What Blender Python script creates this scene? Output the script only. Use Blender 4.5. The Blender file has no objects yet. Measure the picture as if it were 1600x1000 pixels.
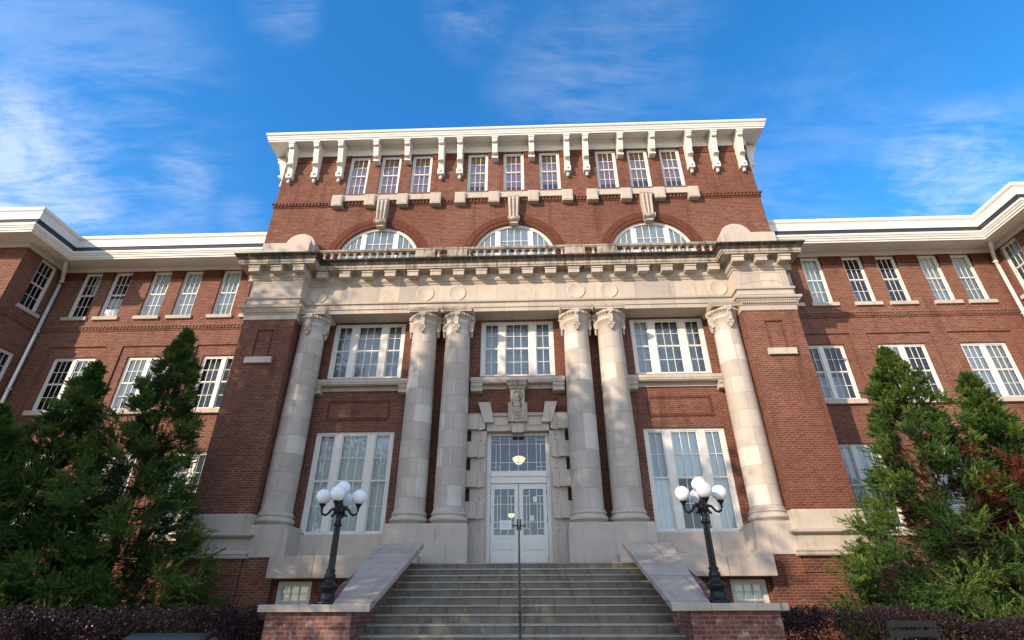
import bpy, bmesh, math, random
import numpy as np
from mathutils import Vector, Matrix
R = math.radians
random.seed(7)
sc = bpy.context.scene
col = sc.collection

# ------------------------------------------------------------------ camera
def make_camera():
    yaw, pitch, roll = R(-1.80), R(28.67), R(-0.22)
    f = Vector((math.sin(yaw)*math.cos(pitch), math.cos(yaw)*math.cos(pitch), math.sin(pitch)))
    r0 = Vector((math.cos(yaw), -math.sin(yaw), 0))
    u0 = r0.cross(f)
    r = math.cos(roll)*r0 + math.sin(roll)*u0
    u = -math.sin(roll)*r0 + math.cos(roll)*u0
    cam = bpy.data.cameras.new('camera'); cam.sensor_fit = 'HORIZONTAL'; cam.sensor_width = 36
    cam.lens = 36*805.4/1600; cam.clip_end = 3000; cam.clip_start = .05
    o = bpy.data.objects.new('camera', cam); col.objects.link(o)
    m = Matrix((r, u, -f)).transposed().to_4x4(); m.translation = Vector((.369, -16.92, 0))
    o.matrix_world = m; sc.camera = o
make_camera()
sc.view_settings.view_transform = 'Standard'; sc.view_settings.look = 'None'
sc.view_settings.exposure = 0.78; sc.view_settings.gamma = 1
sc.render.resolution_x = 1024; sc.render.resolution_y = 640

# ------------------------------------------------------------------ sun and sky
SUN = Vector((-.655, -.665, .40)).normalized()            # towards the sun
elev = math.asin(SUN.z); azim = math.atan2(SUN.x, SUN.y)
L = bpy.data.lights.new('sun', 'SUN'); L.energy = 3.8; L.angle = R(.5); L.color = (1, .80, .58)
lo = bpy.data.objects.new('sun', L); col.objects.link(lo)
lo.rotation_euler = (-SUN).to_track_quat('-Z', 'Y').to_euler(); lo.location = (-30, -30, 30)

def make_world():
    w = bpy.data.worlds.new('World'); sc.world = w; w.use_nodes = True
    nt = w.node_tree; N = nt.nodes; K = nt.links; N.clear()
    out = N.new('ShaderNodeOutputWorld'); bg = N.new('ShaderNodeBackground'); bg.inputs[1].default_value = .14
    sky = N.new('ShaderNodeTexSky'); sky.sky_type = 'NISHITA'; sky.sun_disc = False
    sky.sun_elevation = elev; sky.sun_rotation = azim; sky.altitude = 100; sky.air_density = 1.0; sky.dust_density = .3; sky.ozone_density = 3.0
    tc = N.new('ShaderNodeTexCoord')
    sep = N.new('ShaderNodeSeparateXYZ'); K.new(tc.outputs['Generated'], sep.inputs[0])
    def M(op, a, b=None, c=None):
        n = N.new('ShaderNodeMath'); n.operation = op
        for i, x in enumerate((a, b, c)):
            if x is None: continue
            if isinstance(x, (int, float)): n.inputs[i].default_value = x
            else: K.new(x, n.inputs[i])
        return n.outputs[0]
    zc = M('ADD', M('MAXIMUM', sep.outputs[2], 0.0), .12)
    px = M('DIVIDE', sep.outputs[0], zc); py = M('DIVIDE', sep.outputs[1], zc)
    comb = N.new('ShaderNodeCombineXYZ'); K.new(px, comb.inputs[0]); K.new(py, comb.inputs[1])
    def noise(rot, sc_, scale, detail, rough, dist):
        mp = N.new('ShaderNodeMapping'); mp.inputs['Rotation'].default_value = (0, 0, R(rot)); mp.inputs['Scale'].default_value = sc_
        K.new(comb.outputs[0], mp.inputs[0])
        n1 = N.new('ShaderNodeTexNoise'); n1.inputs['Scale'].default_value = scale; n1.inputs['Detail'].default_value = detail; n1.inputs['Roughness'].default_value = rough; n1.inputs['Distortion'].default_value = dist
        K.new(mp.outputs[0], n1.inputs['Vector']); return n1.outputs[0]
    wis = M('ADD', M('ADD', M('MULTIPLY', noise(-52, (1., 2.6, 1), 2.3, 12, .66, 1.3), .45), M('MULTIPLY', noise(-40, (1., 5.5, 1), 4.2, 10, .7, .8), .25)), M('MULTIPLY', noise(0, (1, 1, 1), 2.4, 12, .64, .5), .30))
    tot = None
    for (d, inner, outer, amp, thr) in CLOUDS_AND_FILL:
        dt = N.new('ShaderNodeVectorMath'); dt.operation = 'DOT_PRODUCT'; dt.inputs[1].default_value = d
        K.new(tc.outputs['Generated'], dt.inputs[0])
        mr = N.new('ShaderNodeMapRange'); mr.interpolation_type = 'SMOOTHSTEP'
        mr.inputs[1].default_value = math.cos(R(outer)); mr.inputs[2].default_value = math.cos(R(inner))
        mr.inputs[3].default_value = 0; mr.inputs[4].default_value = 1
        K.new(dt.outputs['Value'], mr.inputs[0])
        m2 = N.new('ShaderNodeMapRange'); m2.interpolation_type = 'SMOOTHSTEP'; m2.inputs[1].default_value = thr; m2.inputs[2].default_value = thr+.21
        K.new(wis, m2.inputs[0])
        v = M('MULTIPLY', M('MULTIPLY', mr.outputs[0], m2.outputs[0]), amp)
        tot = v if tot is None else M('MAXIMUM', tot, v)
    hs = N.new('ShaderNodeHueSaturation'); hs.inputs['Saturation'].default_value = SKY_SAT; hs.inputs['Value'].default_value = SKY_VAL
    K.new(sky.outputs[0], hs.inputs['Color'])
    mix = N.new('ShaderNodeMix'); mix.data_type = 'RGBA'
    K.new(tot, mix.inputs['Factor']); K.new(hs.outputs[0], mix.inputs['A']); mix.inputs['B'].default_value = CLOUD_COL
    K.new(mix.outputs['Result'], bg.inputs[0]); K.new(bg.outputs[0], out.inputs[0])
SKY_SAT, SKY_VAL = 1.31, 1.46
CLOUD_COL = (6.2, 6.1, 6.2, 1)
CLOUDS_AND_FILL = [((-.71, .49, .50), 1, 12, .46, .40), ((-.66, .46, .60), 1, 16, .13, .42), ((-.54, .59, .60), .3, 3.8, .24, .40), ((-.48, .665, .57), .3, 4.2, .26, .41), ((-.60, .60, .53), .3, 8, .15, .41),
          ((.095, .60, .79), 1, 12, .13, .41), ((.21, .54, .81), 1, 11, .10, .41), ((.614, .576, .54), .5, 7, .30, .42), ((.66, .50, .555), .5, 6, .30, .42), ((-.37, .455, .81), .3, 4, .15, .44), ((-.077, .50, .86), .5, 7, .18, .43), ((.45, .66, .60), 2, 16, .07, .40), ((-.05, -.93, .36), 25, 82, .54, .20)]  # last entry: unseen cloud added behind the camera as neutral fill light
make_world()

# ------------------------------------------------------------------ materials
class NT:
    def __init__(s, name):
        s.m = bpy.data.materials.new(name); s.m.use_nodes = True
        s.t = s.m.node_tree; s.t.nodes.clear()
        s.out = s.t.nodes.new('ShaderNodeOutputMaterial')
    def n(s, typ, ins=None, **kw):
        x = s.t.nodes.new(typ)
        for k, v in kw.items(): setattr(x, k, v)
        if ins:
            for k, v in ins.items():
                if isinstance(v, bpy.types.NodeSocket): s.t.links.new(v, x.inputs[k])
                else: x.inputs[k].default_value = v
        return x
    def math(s, op, *a):
        x = s.t.nodes.new('ShaderNodeMath'); x.operation = op
        for i, v in enumerate(a):
            if isinstance(v, (int, float)): x.inputs[i].default_value = v
            else: s.t.links.new(v, x.inputs[i])
        return x.outputs[0]
    def mix(s, fac, a, b, typ='MIX'):
        x = s.t.nodes.new('ShaderNodeMix'); x.data_type = 'RGBA'; x.blend_type = typ
        for k, v in (('Factor', fac), ('A', a), ('B', b)):
            if isinstance(v, bpy.types.NodeSocket): s.t.links.new(v, x.inputs[k])
            elif k == 'Factor': x.inputs[k].default_value = v
            else: x.inputs[k].default_value = (*v, 1) if len(v) == 3 else v
        return x.outputs['Result']
    def noise(s, vec, scale, detail=4, rough=.55, dist=0):
        i = {'Scale': scale, 'Detail': detail, 'Roughness': rough, 'Distortion': dist}
        if vec is not None: i['Vector'] = vec
        return s.n('ShaderNodeTexNoise', i).outputs[0]
    def ramp(s, v, a, b, lo=0., hi=1.):
        return s.n('ShaderNodeMapRange', {0: v, 1: a, 2: b, 3: lo, 4: hi}, interpolation_type='SMOOTHSTEP').outputs[0]
    def pos(s): return s.n('ShaderNodeNewGeometry').outputs['Position']
    def flat(s):
        """metres along the wall, metres up: follows the face, whichever way it looks"""
        g = s.n('ShaderNodeNewGeometry')
        p = s.n('ShaderNodeSeparateXYZ', {0: g.outputs['Position']}); q = s.n('ShaderNodeSeparateXYZ', {0: g.outputs['True Normal']})
        ax = s.math('GREATER_THAN', s.math('ABSOLUTE', q.outputs[0]), .7)
        up = s.math('GREATER_THAN', s.math('ABSOLUTE', q.outputs[2]), .7)
        u = s.math('ADD', s.math('MULTIPLY', p.outputs[0], s.math('SUBTRACT', 1, ax)), s.math('MULTIPLY', p.outputs[1], ax))
        v = s.math('ADD', s.math('MULTIPLY', p.outputs[2], s.math('SUBTRACT', 1, up)), s.math('MULTIPLY', p.outputs[1], up))
        return s.n('ShaderNodeCombineXYZ', {0: u, 1: v}).outputs[0]
    def done(s, color, rough=.8, bump=None, strength=.3, dist=.02, spec=.3, metal=0, **kw):
        b = s.n('ShaderNodeBsdfPrincipled', {'Roughness': rough, 'Specular IOR Level': spec, 'Metallic': metal})
        if isinstance(color, bpy.types.NodeSocket): s.t.links.new(color, b.inputs['Base Color'])
        else: b.inputs['Base Color'].default_value = (*color, 1)
        for k, v in kw.items(): b.inputs[k].default_value = v
        if bump is not None:
            bn = s.n('ShaderNodeBump', {'Strength': strength, 'Distance': dist, 'Height': bump})
            s.t.links.new(bn.outputs[0], b.inputs['Normal'])
        s.t.links.new(b.outputs[0], s.out.inputs[0])
        return s.m

def brick(name, c1, c2, mortar, streak=.25, white=0., bw=.215, rh=.075, mort=.010):
    s = NT(name); v = s.flat(); p = s.pos()
    b = s.n('ShaderNodeTexBrick', {'Vector': v, 'Color1': (*c1, 1), 'Color2': (*c2, 1), 'Mortar': (*mortar, 1), 'Scale': 1.0, 'Mortar Size': mort, 'Mortar Smooth': .2, 'Bias': -.1, 'Brick Width': bw, 'Row Height': rh})
    c = b.outputs['Color']
    dk = s.n('ShaderNodeTexWhiteNoise', noise_dimensions='2D')
    # a few burnt headers
    row = s.n('ShaderNodeVectorMath', {0: v, 1: (bw, rh, 1)}, operation='DIVIDE'); fl = s.n('ShaderNodeVectorMath', {0: row.outputs[0]}, operation='FLOOR')
    s.t.links.new(fl.outputs[0], dk.inputs['Vector'])
    c = s.mix(s.ramp(dk.outputs['Value'], .72, 1., 0, .45), c, (c1[0]*.45, c1[1]*.42, c1[2]*.5))
    st = s.n('ShaderNodeVectorMath', {0: v, 1: (2.2, 13, 1)}, operation='MULTIPLY').outputs[0]
    c = s.mix(s.ramp(s.noise(st, 1.5, 5, .65), .55, .70, 0, streak), c, (.42, .25, .185))
    c = s.mix(s.ramp(s.noise(p, .55, 5, .6), .35, .75, 0, .40), c, (c1[0]*.5, c1[1]*.5, c1[2]*.55))
    vs = s.n('ShaderNodeVectorMath', {0: v, 1: (2.4, .22, 1)}, operation='MULTIPLY').outputs[0]
    c = s.mix(s.ramp(s.noise(vs, 1., 5, .65), .50, .72, 0, .5), c, (c1[0]*.36, c1[1]*.40, c1[2]*.5))
    c = s.mix(s.ramp(s.noise(p, .16, 3, .5, .4), .40, .62, 0, .35), c, (c1[0]*.62, c1[1]*.60, c1[2]*.66))
    c = s.mix(s.ramp(s.noise(p, 1.9, 6, .7, .6), .60, .76, 0, .22), c, (.40, .25, .19))
    if white: c = s.mix(s.ramp(s.noise(p, 7, 6, .7), .52, .72, 0, white), c, (.50, .44, .41))
    return s.done(c, .88, b.outputs['Fac'], -.35, .01, .2)

def stone(name, c1, c2, bw=.95, rh=.62, mort=.006, stain=.25, dark=None, joint=.55):
    s = NT(name); v = s.flat(); p = s.pos()
    b = s.n('ShaderNodeTexBrick', {'Vector': v, 'Color1': (*c1, 1), 'Color2': (*c2, 1), 'Mortar': (c1[0]*joint, c1[1]*joint, c1[2]*joint, 1), 'Scale': 1.0, 'Mortar Size': mort, 'Mortar Smooth': .3, 'Bias': 0., 'Brick Width': bw, 'Row Height': rh})
    c = b.outputs['Color']
    c = s.mix(s.ramp(s.noise(p, 1.3, 6, .62, .4), .42, .8, 0, stain), c, (.15, .125, .10))
    c = s.mix(s.ramp(s.noise(p, 22, 4, .6), .45, .8, 0, .16), c, (.6, .54, .46))
    vs = s.n('ShaderNodeVectorMath', {0: v, 1: (4.2, .45, 1)}, operation='MULTIPLY').outputs[0]
    c = s.mix(s.ramp(s.noise(vs, 1., 6, .68), .50, .74, 0, .42), c, (.17, .145, .125))
    c = s.mix(s.ramp(s.noise(p, 5.5, 6, .7, .5), .58, .74, 0, .25), c, (.12, .10, .085))
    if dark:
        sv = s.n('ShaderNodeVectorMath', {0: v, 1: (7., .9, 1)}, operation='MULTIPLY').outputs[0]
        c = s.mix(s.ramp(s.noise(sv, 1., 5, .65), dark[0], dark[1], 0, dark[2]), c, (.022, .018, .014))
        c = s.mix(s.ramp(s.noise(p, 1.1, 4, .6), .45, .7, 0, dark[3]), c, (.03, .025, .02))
    return s.done(c, .85, s.noise(p, 30, 4, .6), .12, .01, .25)

def column_stone():
    s = NT('limestone_drums'); tc = s.n('ShaderNodeTexCoord'); o = s.n('ShaderNodeSeparateXYZ', {0: tc.outputs['Object']})
    rnd = s.n('ShaderNodeObjectInfo').outputs['Random']
    u = s.math('ADD', s.math('MULTIPLY', s.math('ARCTAN2', o.outputs[0], o.outputs[1]), .5), s.math('MULTIPLY', rnd, 5.))
    v = s.n('ShaderNodeCombineXYZ', {0: u, 1: s.math('ADD', o.outputs[2], s.math('MULTIPLY', rnd, 31))}).outputs[0]
    b = s.n('ShaderNodeTexBrick', {'Vector': v, 'Color1': (.39, .34, .30, 1), 'Color2': (.475, .425, .375, 1), 'Mortar': (.20, .17, .14, 1), 'Scale': 1.0, 'Mortar Size': .006, 'Mortar Smooth': .3, 'Bias': -.15, 'Brick Width': .80, 'Row Height': .62})
    c = b.outputs['Color']
    wn = s.n('ShaderNodeTexWhiteNoise', noise_dimensions='2D')
    fl = s.n('ShaderNodeVectorMath', {0: s.n('ShaderNodeVectorMath', {0: v, 1: (.8, .62, 1)}, operation='DIVIDE').outputs[0]}, operation='FLOOR')
    s.t.links.new(fl.outputs[0], wn.inputs['Vector'])
    c = s.mix(s.ramp(wn.outputs['Value'], .82, .9, 0, .55), c, (.66, .61, .555))
    p = s.pos()
    c = s.mix(s.ramp(s.noise(p, 1.6, 6, .62, .5), .45, .8, 0, .34), c, (.19, .16, .135))
    c = s.mix(s.ramp(s.noise(p, 25, 4, .6), .45, .8, 0, .14), c, (.6, .54, .46))
    return s.done(c, .85, s.noise(p, 30, 4, .6), .12, .01, .25)

def plain(name, c, rough=.6, var=.12, scale=6., spec=.4, metal=0, bump=.05, **kw):
    s = NT(name); p = s.pos()
    cc = s.mix(s.ramp(s.noise(p, scale, 5, .6), .35, .75, 0, var), c, tuple(x*.55 for x in c))
    return s.done(cc, rough, s.noise(p, scale*6, 3), bump, .01, spec, metal, **kw)

def paint():
    s = NT('white_paint'); p = s.pos()
    c = s.mix(s.ramp(s.noise(p, 2.2, 6, .65, .6), .5, .8, 0, .22), (.68, .66, .62), (.42, .38, .33))
    fl = s.n('ShaderNodeVectorMath', {0: s.flat(), 1: (9., 1.1, 1)}, operation='MULTIPLY').outputs[0]
    c = s.mix(s.ramp(s.noise(fl, 1., 6, .7), .52, .72, 0, .30), c, (.40, .36, .31))
    c = s.mix(s.ramp(s.noise(p, 17, 4, .6), .6, .8, 0, .18), c, (.42, .39, .35))
    return s.done(c, .5, s.noise(p, 40, 3), .06, .01, .4)

def glass(name, tint=(.86, .92, .93), base=.035):
    s = NT(name); p = s.pos()
    bn = s.n('ShaderNodeBump', {'Strength': .05, 'Distance': .02, 'Height': s.noise(p, 1.7, 2, .5)})
    lw = s.n('ShaderNodeFresnel', {'IOR': 1.52, 'Normal': bn.outputs[0]})
    fac = s.math('ADD', s.math('MULTIPLY', lw.outputs[0], 1.0), base)
    t = s.n('ShaderNodeBsdfTransparent', {'Color': (*tint, 1)})
    g = s.n('ShaderNodeBsdfGlossy', {'Roughness': .012, 'Color': (.95, .97, 1, 1), 'Normal': bn.outputs[0]})
    m = s.n('ShaderNodeMixShader', {0: fac, 1: t.outputs[0], 2: g.outputs[0]})
    s.t.links.new(m.outputs[0], s.out.inputs[0])
    return s.m

def curtain(name, c, fold=11., amt=.25):
    s = NT(name); p = s.n('ShaderNodeSeparateXYZ', {0: s.pos()})
    u = s.math('ADD', p.outputs[0], p.outputs[1])
    w = s.n('ShaderNodeTexNoise', {'Scale': fold, 'Detail': 2, 'W': u}, noise_dimensions='1D').outputs[0]
    cc = s.mix(s.ramp(w, .35, .7, 0, amt), c, tuple(x*.7 for x in c))
    return s.done(cc, .9, w, .5, .05, .1)

def leaf(name, c, var, trans=.3, rough=.55):
    s = NT(name); p = s.pos()
    cc = s.mix(s.ramp(s.noise(p, 1.4, 4, .6), .35, .7), c, var)
    cc = s.mix(s.ramp(s.noise(p, 23, 2, .6), .35, .75, 0, .5), cc, tuple(x*.5 for x in c))
    d = s.n('ShaderNodeBsdfPrincipled', {'Base Color': cc, 'Roughness': rough, 'Specular IOR Level': .25})
    t = s.n('ShaderNodeBsdfTranslucent', {'Color': cc})
    m = s.n('ShaderNodeMixShader', {0: trans, 1: d.outputs[0], 2: t.outputs[0]})
    s.t.links.new(m.outputs[0], s.out.inputs[0])
    return s.m

def emit(name, c, k):
    s = NT(name); e = s.n('ShaderNodeEmission', {'Color': (*c, 1), 'Strength': k}); s.t.links.new(e.outputs[0], s.out.inputs[0]); return s.m

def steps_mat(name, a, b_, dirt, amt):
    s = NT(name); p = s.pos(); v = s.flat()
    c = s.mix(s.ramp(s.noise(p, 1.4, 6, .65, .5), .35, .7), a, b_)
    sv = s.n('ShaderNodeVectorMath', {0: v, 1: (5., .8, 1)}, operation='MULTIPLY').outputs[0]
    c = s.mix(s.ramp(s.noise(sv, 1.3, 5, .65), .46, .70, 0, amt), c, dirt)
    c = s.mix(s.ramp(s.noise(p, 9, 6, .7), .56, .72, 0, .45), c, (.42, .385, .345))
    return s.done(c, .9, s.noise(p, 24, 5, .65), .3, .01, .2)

M = {
 'brick': brick('red_brick', (.172, .057, .036), (.084, .033, .025), (.25, .16, .12), .62),
 'brick_wing': brick('red_brick_wing', (.190, .066, .042), (.104, .042, .031), (.27, .18, .14), .60),
 'brick_old': brick('salvaged_brick', (.16, .050, .038), (.25, .115, .090), (.25, .19, .165), .5, .6, mort=.010),
 'brick_band': brick('soldier_brick', (.15, .048, .030), (.10, .034, .025), (.07, .032, .023), .12, 0, .075, .215, .006),
 'stone': stone('limestone', (.485, .42, .36), (.38, .33, .285)),
 'stone_frieze': stone('limestone_frieze', (.51, .435, .365), (.35, .31, .285), .78, 3.0),
 'stone_plain': stone('limestone_smooth', (.475, .415, .36), (.43, .375, .33), 2.6, 3.1, .004, .2),
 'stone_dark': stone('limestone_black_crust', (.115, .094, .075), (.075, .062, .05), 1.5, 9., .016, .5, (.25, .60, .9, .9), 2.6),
 'stone_soiled': stone('limestone_soiled', (.42, .365, .30), (.36, .315, .26), 1.2, 9., .006, .35, (.48, .68, .82, .45)),
 'stone_slab': stone('coping_stone', (.45, .385, .33), (.38, .33, .285), 2.4, 1.55, .016, .5, joint=.4),
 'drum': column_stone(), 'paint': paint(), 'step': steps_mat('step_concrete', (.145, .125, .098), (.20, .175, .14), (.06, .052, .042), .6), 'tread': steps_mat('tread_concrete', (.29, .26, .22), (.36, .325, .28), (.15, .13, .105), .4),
 'glass': glass('window_glass'), 'glass_dark': glass('door_glass', (.62, .80, .82), .05),
 'blind': curtain('white_blind', (.78, .79, .79), 5., .15), 'blind_b': curtain('grey_blind', (.46, .50, .53)),
 'lav': curtain('lavender_curtain', (.66, .43, .52), 9, .4), 'tan': curtain('tan_valance', (.52, .27, .13), 9, .4), 'navy': plain('navy_shade', (.03, .045, .12), .8),
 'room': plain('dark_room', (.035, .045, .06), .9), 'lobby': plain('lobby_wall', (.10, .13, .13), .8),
 'slate': plain('slate', (.020, .023, .032), .6, .4, 3.), 'iron': plain('black_iron', (.007, .0075, .008), .36, .2, 8., .35),
 'globe': plain('opal_globe', (.80, .81, .84), .18, .03, 3., .5), 'bronze': plain('dark_bronze', (.025, .02, .017), .35, .2, 8., .5),
 'pipe': plain('white_pipe', (.66, .65, .62), .45, .2, 3.), 'paper': plain('paper', (.80, .80, .78), .8, .05), 'ink': plain('ink', (.25, .25, .27), .8, .05),
 'grass': plain('grass_ground', (.34, .27, .165), .95, .3, 2.), 'walk': plain('walk_concrete', (.46, .41, .35), .9, .3, 1.5),
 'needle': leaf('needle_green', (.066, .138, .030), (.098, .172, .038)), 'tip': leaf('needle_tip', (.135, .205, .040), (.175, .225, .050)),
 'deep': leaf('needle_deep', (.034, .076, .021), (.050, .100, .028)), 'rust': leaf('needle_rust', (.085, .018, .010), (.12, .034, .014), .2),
 'plum': leaf('plum_leaf', (.022, .012, .017), (.038, .020, .026), .15, .5), 'plum2': leaf('plum_leaf_light', (.05, .03, .035), (.03, .02, .024), .15, .35),
 'bark': plain('bark', (.055, .040, .030), .95, .4, 9., .1, bump=.4), 'oak': leaf('oak_leaf', (.055, .075, .025), (.09, .085, .03)),
 'navyiron': plain('navy_metal', (.006, .014, .024), .5, .2, 5., .3), 'bluecap': plain('blue_cap', (.05, .08, .16), .5, .2),
 'litlamp': emit('lit_lamp', (1, .74, .34), 1.1),
}

# ------------------------------------------------------------------ mesh helpers
class MB:
    def __init__(s): s.v = []; s.f = []; s.m = []; s.sm = []
    def face(s, pts, mi=0, sm=False):
        b = len(s.v); s.v += [tuple(p) for p in pts]; s.f.append(tuple(range(b, b+len(pts)))); s.m.append(mi); s.sm.append(sm)
    def box(s, x0, x1, y0, y1, z0, z1, mi=0):
        if x0 > x1: x0, x1 = x1, x0
        b = len(s.v)
        s.v += [(x0, y0, z0), (x1, y0, z0), (x1, y1, z0), (x0, y1, z0), (x0, y0, z1), (x1, y0, z1), (x1, y1, z1), (x0, y1, z1)]
        for q in ((0, 3, 2, 1), (4, 5, 6, 7), (0, 1, 5, 4), (1, 2, 6, 5), (2, 3, 7, 6), (3, 0, 4, 7)):
            s.f.append(tuple(b+i for i in q)); s.m.append(mi); s.sm.append(False)
        return s
    def prism(s, poly, y0, y1, mi=0):
        """poly in x,z (counter-clockwise seen from the front, i.e. from -y), extruded from y0 (front) to y1"""
        n = len(poly); b = len(s.v)
        s.v += [(x, y0, z) for x, z in poly] + [(x, y1, z) for x, z in poly]
        s.f.append(tuple(range(b, b+n))); s.f.append(tuple(range(b+2*n-1, b+n-1, -1)))
        for i in range(n):
            j = (i+1) % n; s.f.append((b+i, b+n+i, b+n+j, b+j))
        s.m += [mi]*(n+2); s.sm += [False]*(n+2)
        return s
    def prism_x(s, poly, x0, x1, mi=0):
        """poly in y,z, extruded along x"""
        n = len(poly); b = len(s.v)
        s.v += [(x0, y, z) for y, z in poly] + [(x1, y, z) for y, z in poly]
        s.f.append(tuple(range(b, b+n))); s.f.append(tuple(range(b+2*n-1, b+n-1, -1)))
        for i in range(n):
            j = (i+1) % n; s.f.append((b+i, b+n+i, b+n+j, b+j))
        s.m += [mi]*(n+2); s.sm += [False]*(n+2)
        return s
    def lathe(s, prof, c=(0, 0, 0), n=32, mi=0, sm=True, a0=0, a1=2*math.pi, cap=True):
        b = len(s.v); full = abs(a1-a0-2*math.pi) < 1e-6; k = n if full else n+1
        for r, z in prof:
            for i in range(k):
                a = a0+(a1-a0)*i/n; s.v.append((c[0]+r*math.cos(a), c[1]+r*math.sin(a), c[2]+z))
        for j in range(len(prof)-1):
            for i in range(n):
                i2 = (i+1) % k
                s.f.append((b+j*k+i, b+j*k+i2, b+(j+1)*k+i2, b+(j+1)*k+i)); s.m.append(mi); s.sm.append(sm)
        if cap:
            s.f.append(tuple(b+i for i in range(k))[::-1]); s.f.append(tuple(b+(len(prof)-1)*k+i for i in range(k))); s.m += [mi]*2; s.sm += [False]*2
        return s
    def ball(s, c, r, n=10, mi=0, sq=(1, 1, 1)):
        pr = [(max(r*math.sin(math.pi*i/n), 1e-4), -r*math.cos(math.pi*i/n)) for i in range(n+1)]
        b = len(s.v); s.lathe(pr, (0, 0, 0), 2*n, mi, True, cap=False)
        for i in range(b, len(s.v)):
            x, y, z = s.v[i]; s.v[i] = (c[0]+x*sq[0], c[1]+y*sq[1], c[2]+z*sq[2])
        return s
    def tube(s, pts, rad, n=8, mi=0, cap=True):
        pts = [Vector(p) for p in pts]; b = len(s.v); k = len(pts)
        rad = [float(r) for r in rad] if hasattr(rad, '__len__') else [float(rad)]*k
        up = Vector((0, 0, 1))
        for i, p in enumerate(pts):
            d = (pts[min(i+1, k-1)]-pts[max(i-1, 0)]).normalized()
            ref = up if abs(d.z) < .95 else Vector((1, 0, 0))
            a = d.cross(ref).normalized(); c = a.cross(d)
            for j in range(n):
                t = 2*math.pi*j/n; s.v.append(tuple(p+rad[i]*(math.cos(t)*a+math.sin(t)*c)))
        for i in range(k-1):
            for j in range(n):
                j2 = (j+1) % n
                s.f.append((b+i*n+j, b+i*n+j2, b+(i+1)*n+j2, b+(i+1)*n+j)); s.m.append(mi); s.sm.append(True)
        if cap:
            s.f.append(tuple(b+i for i in range(n))[::-1]); s.f.append(tuple(b+(k-1)*n+i for i in range(n))); s.m += [mi]*2; s.sm += [False]*2
        return s
    def sweep(s, path, prof, mi=0, cap=True):
        """path: open x,y polyline walked with the outside on its right; prof: (outward offset, z) from bottom to top.
        mi may be a list with one slot per profile strip"""
        P = [Vector(p).to_2d() for p in path]; n = len(P); b = len(s.v)
        nor = []
        for i in range(n-1):
            d = (P[i+1]-P[i]).normalized(); nor.append(Vector((d.y, -d.x)))
        mit = []
        for i in range(n):
            if i == 0: m = nor[0]
            elif i == n-1: m = nor[-1]
            else:
                m = nor[i-1]+nor[i]; m = m/max(m.dot(nor[i]), 1e-6)
            mit.append(m)
        for off, z in prof:
            for i in range(n):
                q = P[i]+off*mit[i]; s.v.append((q.x, q.y, z))
        for j in range(len(prof)-1):
            for i in range(n-1):
                s.f.append((b+j*n+i, b+j*n+i+1, b+(j+1)*n+i+1, b+(j+1)*n+i)); s.m.append(mi[j] if isinstance(mi, (list, tuple)) else mi); s.sm.append(False)
        if cap:
            s.f.append(tuple(b+j*n for j in range(len(prof)))[::-1]); s.f.append(tuple(b+j*n+n-1 for j in range(len(prof))))
            m0 = mi[0] if isinstance(mi, (list, tuple)) else mi
            s.m += [m0]*2; s.sm += [False]*2
        return s
    def mesh(s, name, mats, bevel=0):
        me = bpy.data.meshes.new(name); me.from_pydata(s.v, [], s.f)
        if not isinstance(mats, (list, tuple)): mats = [mats]
        for m in mats: me.materials.append(M[m] if isinstance(m, str) else m)
        me.polygons.foreach_set('material_index', s.m); me.polygons.foreach_set('use_smooth', s.sm)
        me.update()
        return me
    def obj(s, name, mats, parent=None, loc=(0, 0, 0), rz=0, bevel=0):
        return put(name, s.mesh(name, mats), parent, loc, rz, bevel)

def put(name, me, parent=None, loc=(0, 0, 0), rz=0, bevel=0):
    o = bpy.data.objects.new(name, me); col.objects.link(o)
    o.location = loc; o.rotation_euler = (0, 0, rz)
    if parent: o.parent = parent
    if bevel:
        b = o.modifiers.new('bevel', 'BEVEL'); b.width = bevel; b.segments = 2; b.limit_method = 'ANGLE'; b.angle_limit = R(40)
    return o
def thing(name, label, cat, loc=(0, 0, 0), rz=0, group=None):
    o = bpy.data.objects.new(name, None); col.objects.link(o); o.empty_display_size = .3
    o.location = loc; o.rotation_euler = (0, 0, rz); o['label'] = label; o['category'] = cat
    if group: o['group'] = group
    return o
def tag(o, label, cat, group=None):
    o['label'] = label; o['category'] = cat
    if group: o['group'] = group
    return o
def copy_tree(o, parent=None):
    c = o.copy(); col.objects.link(c); c.parent = parent
    for ch in list(o.children): copy_tree(ch, c)
    return c

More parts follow.
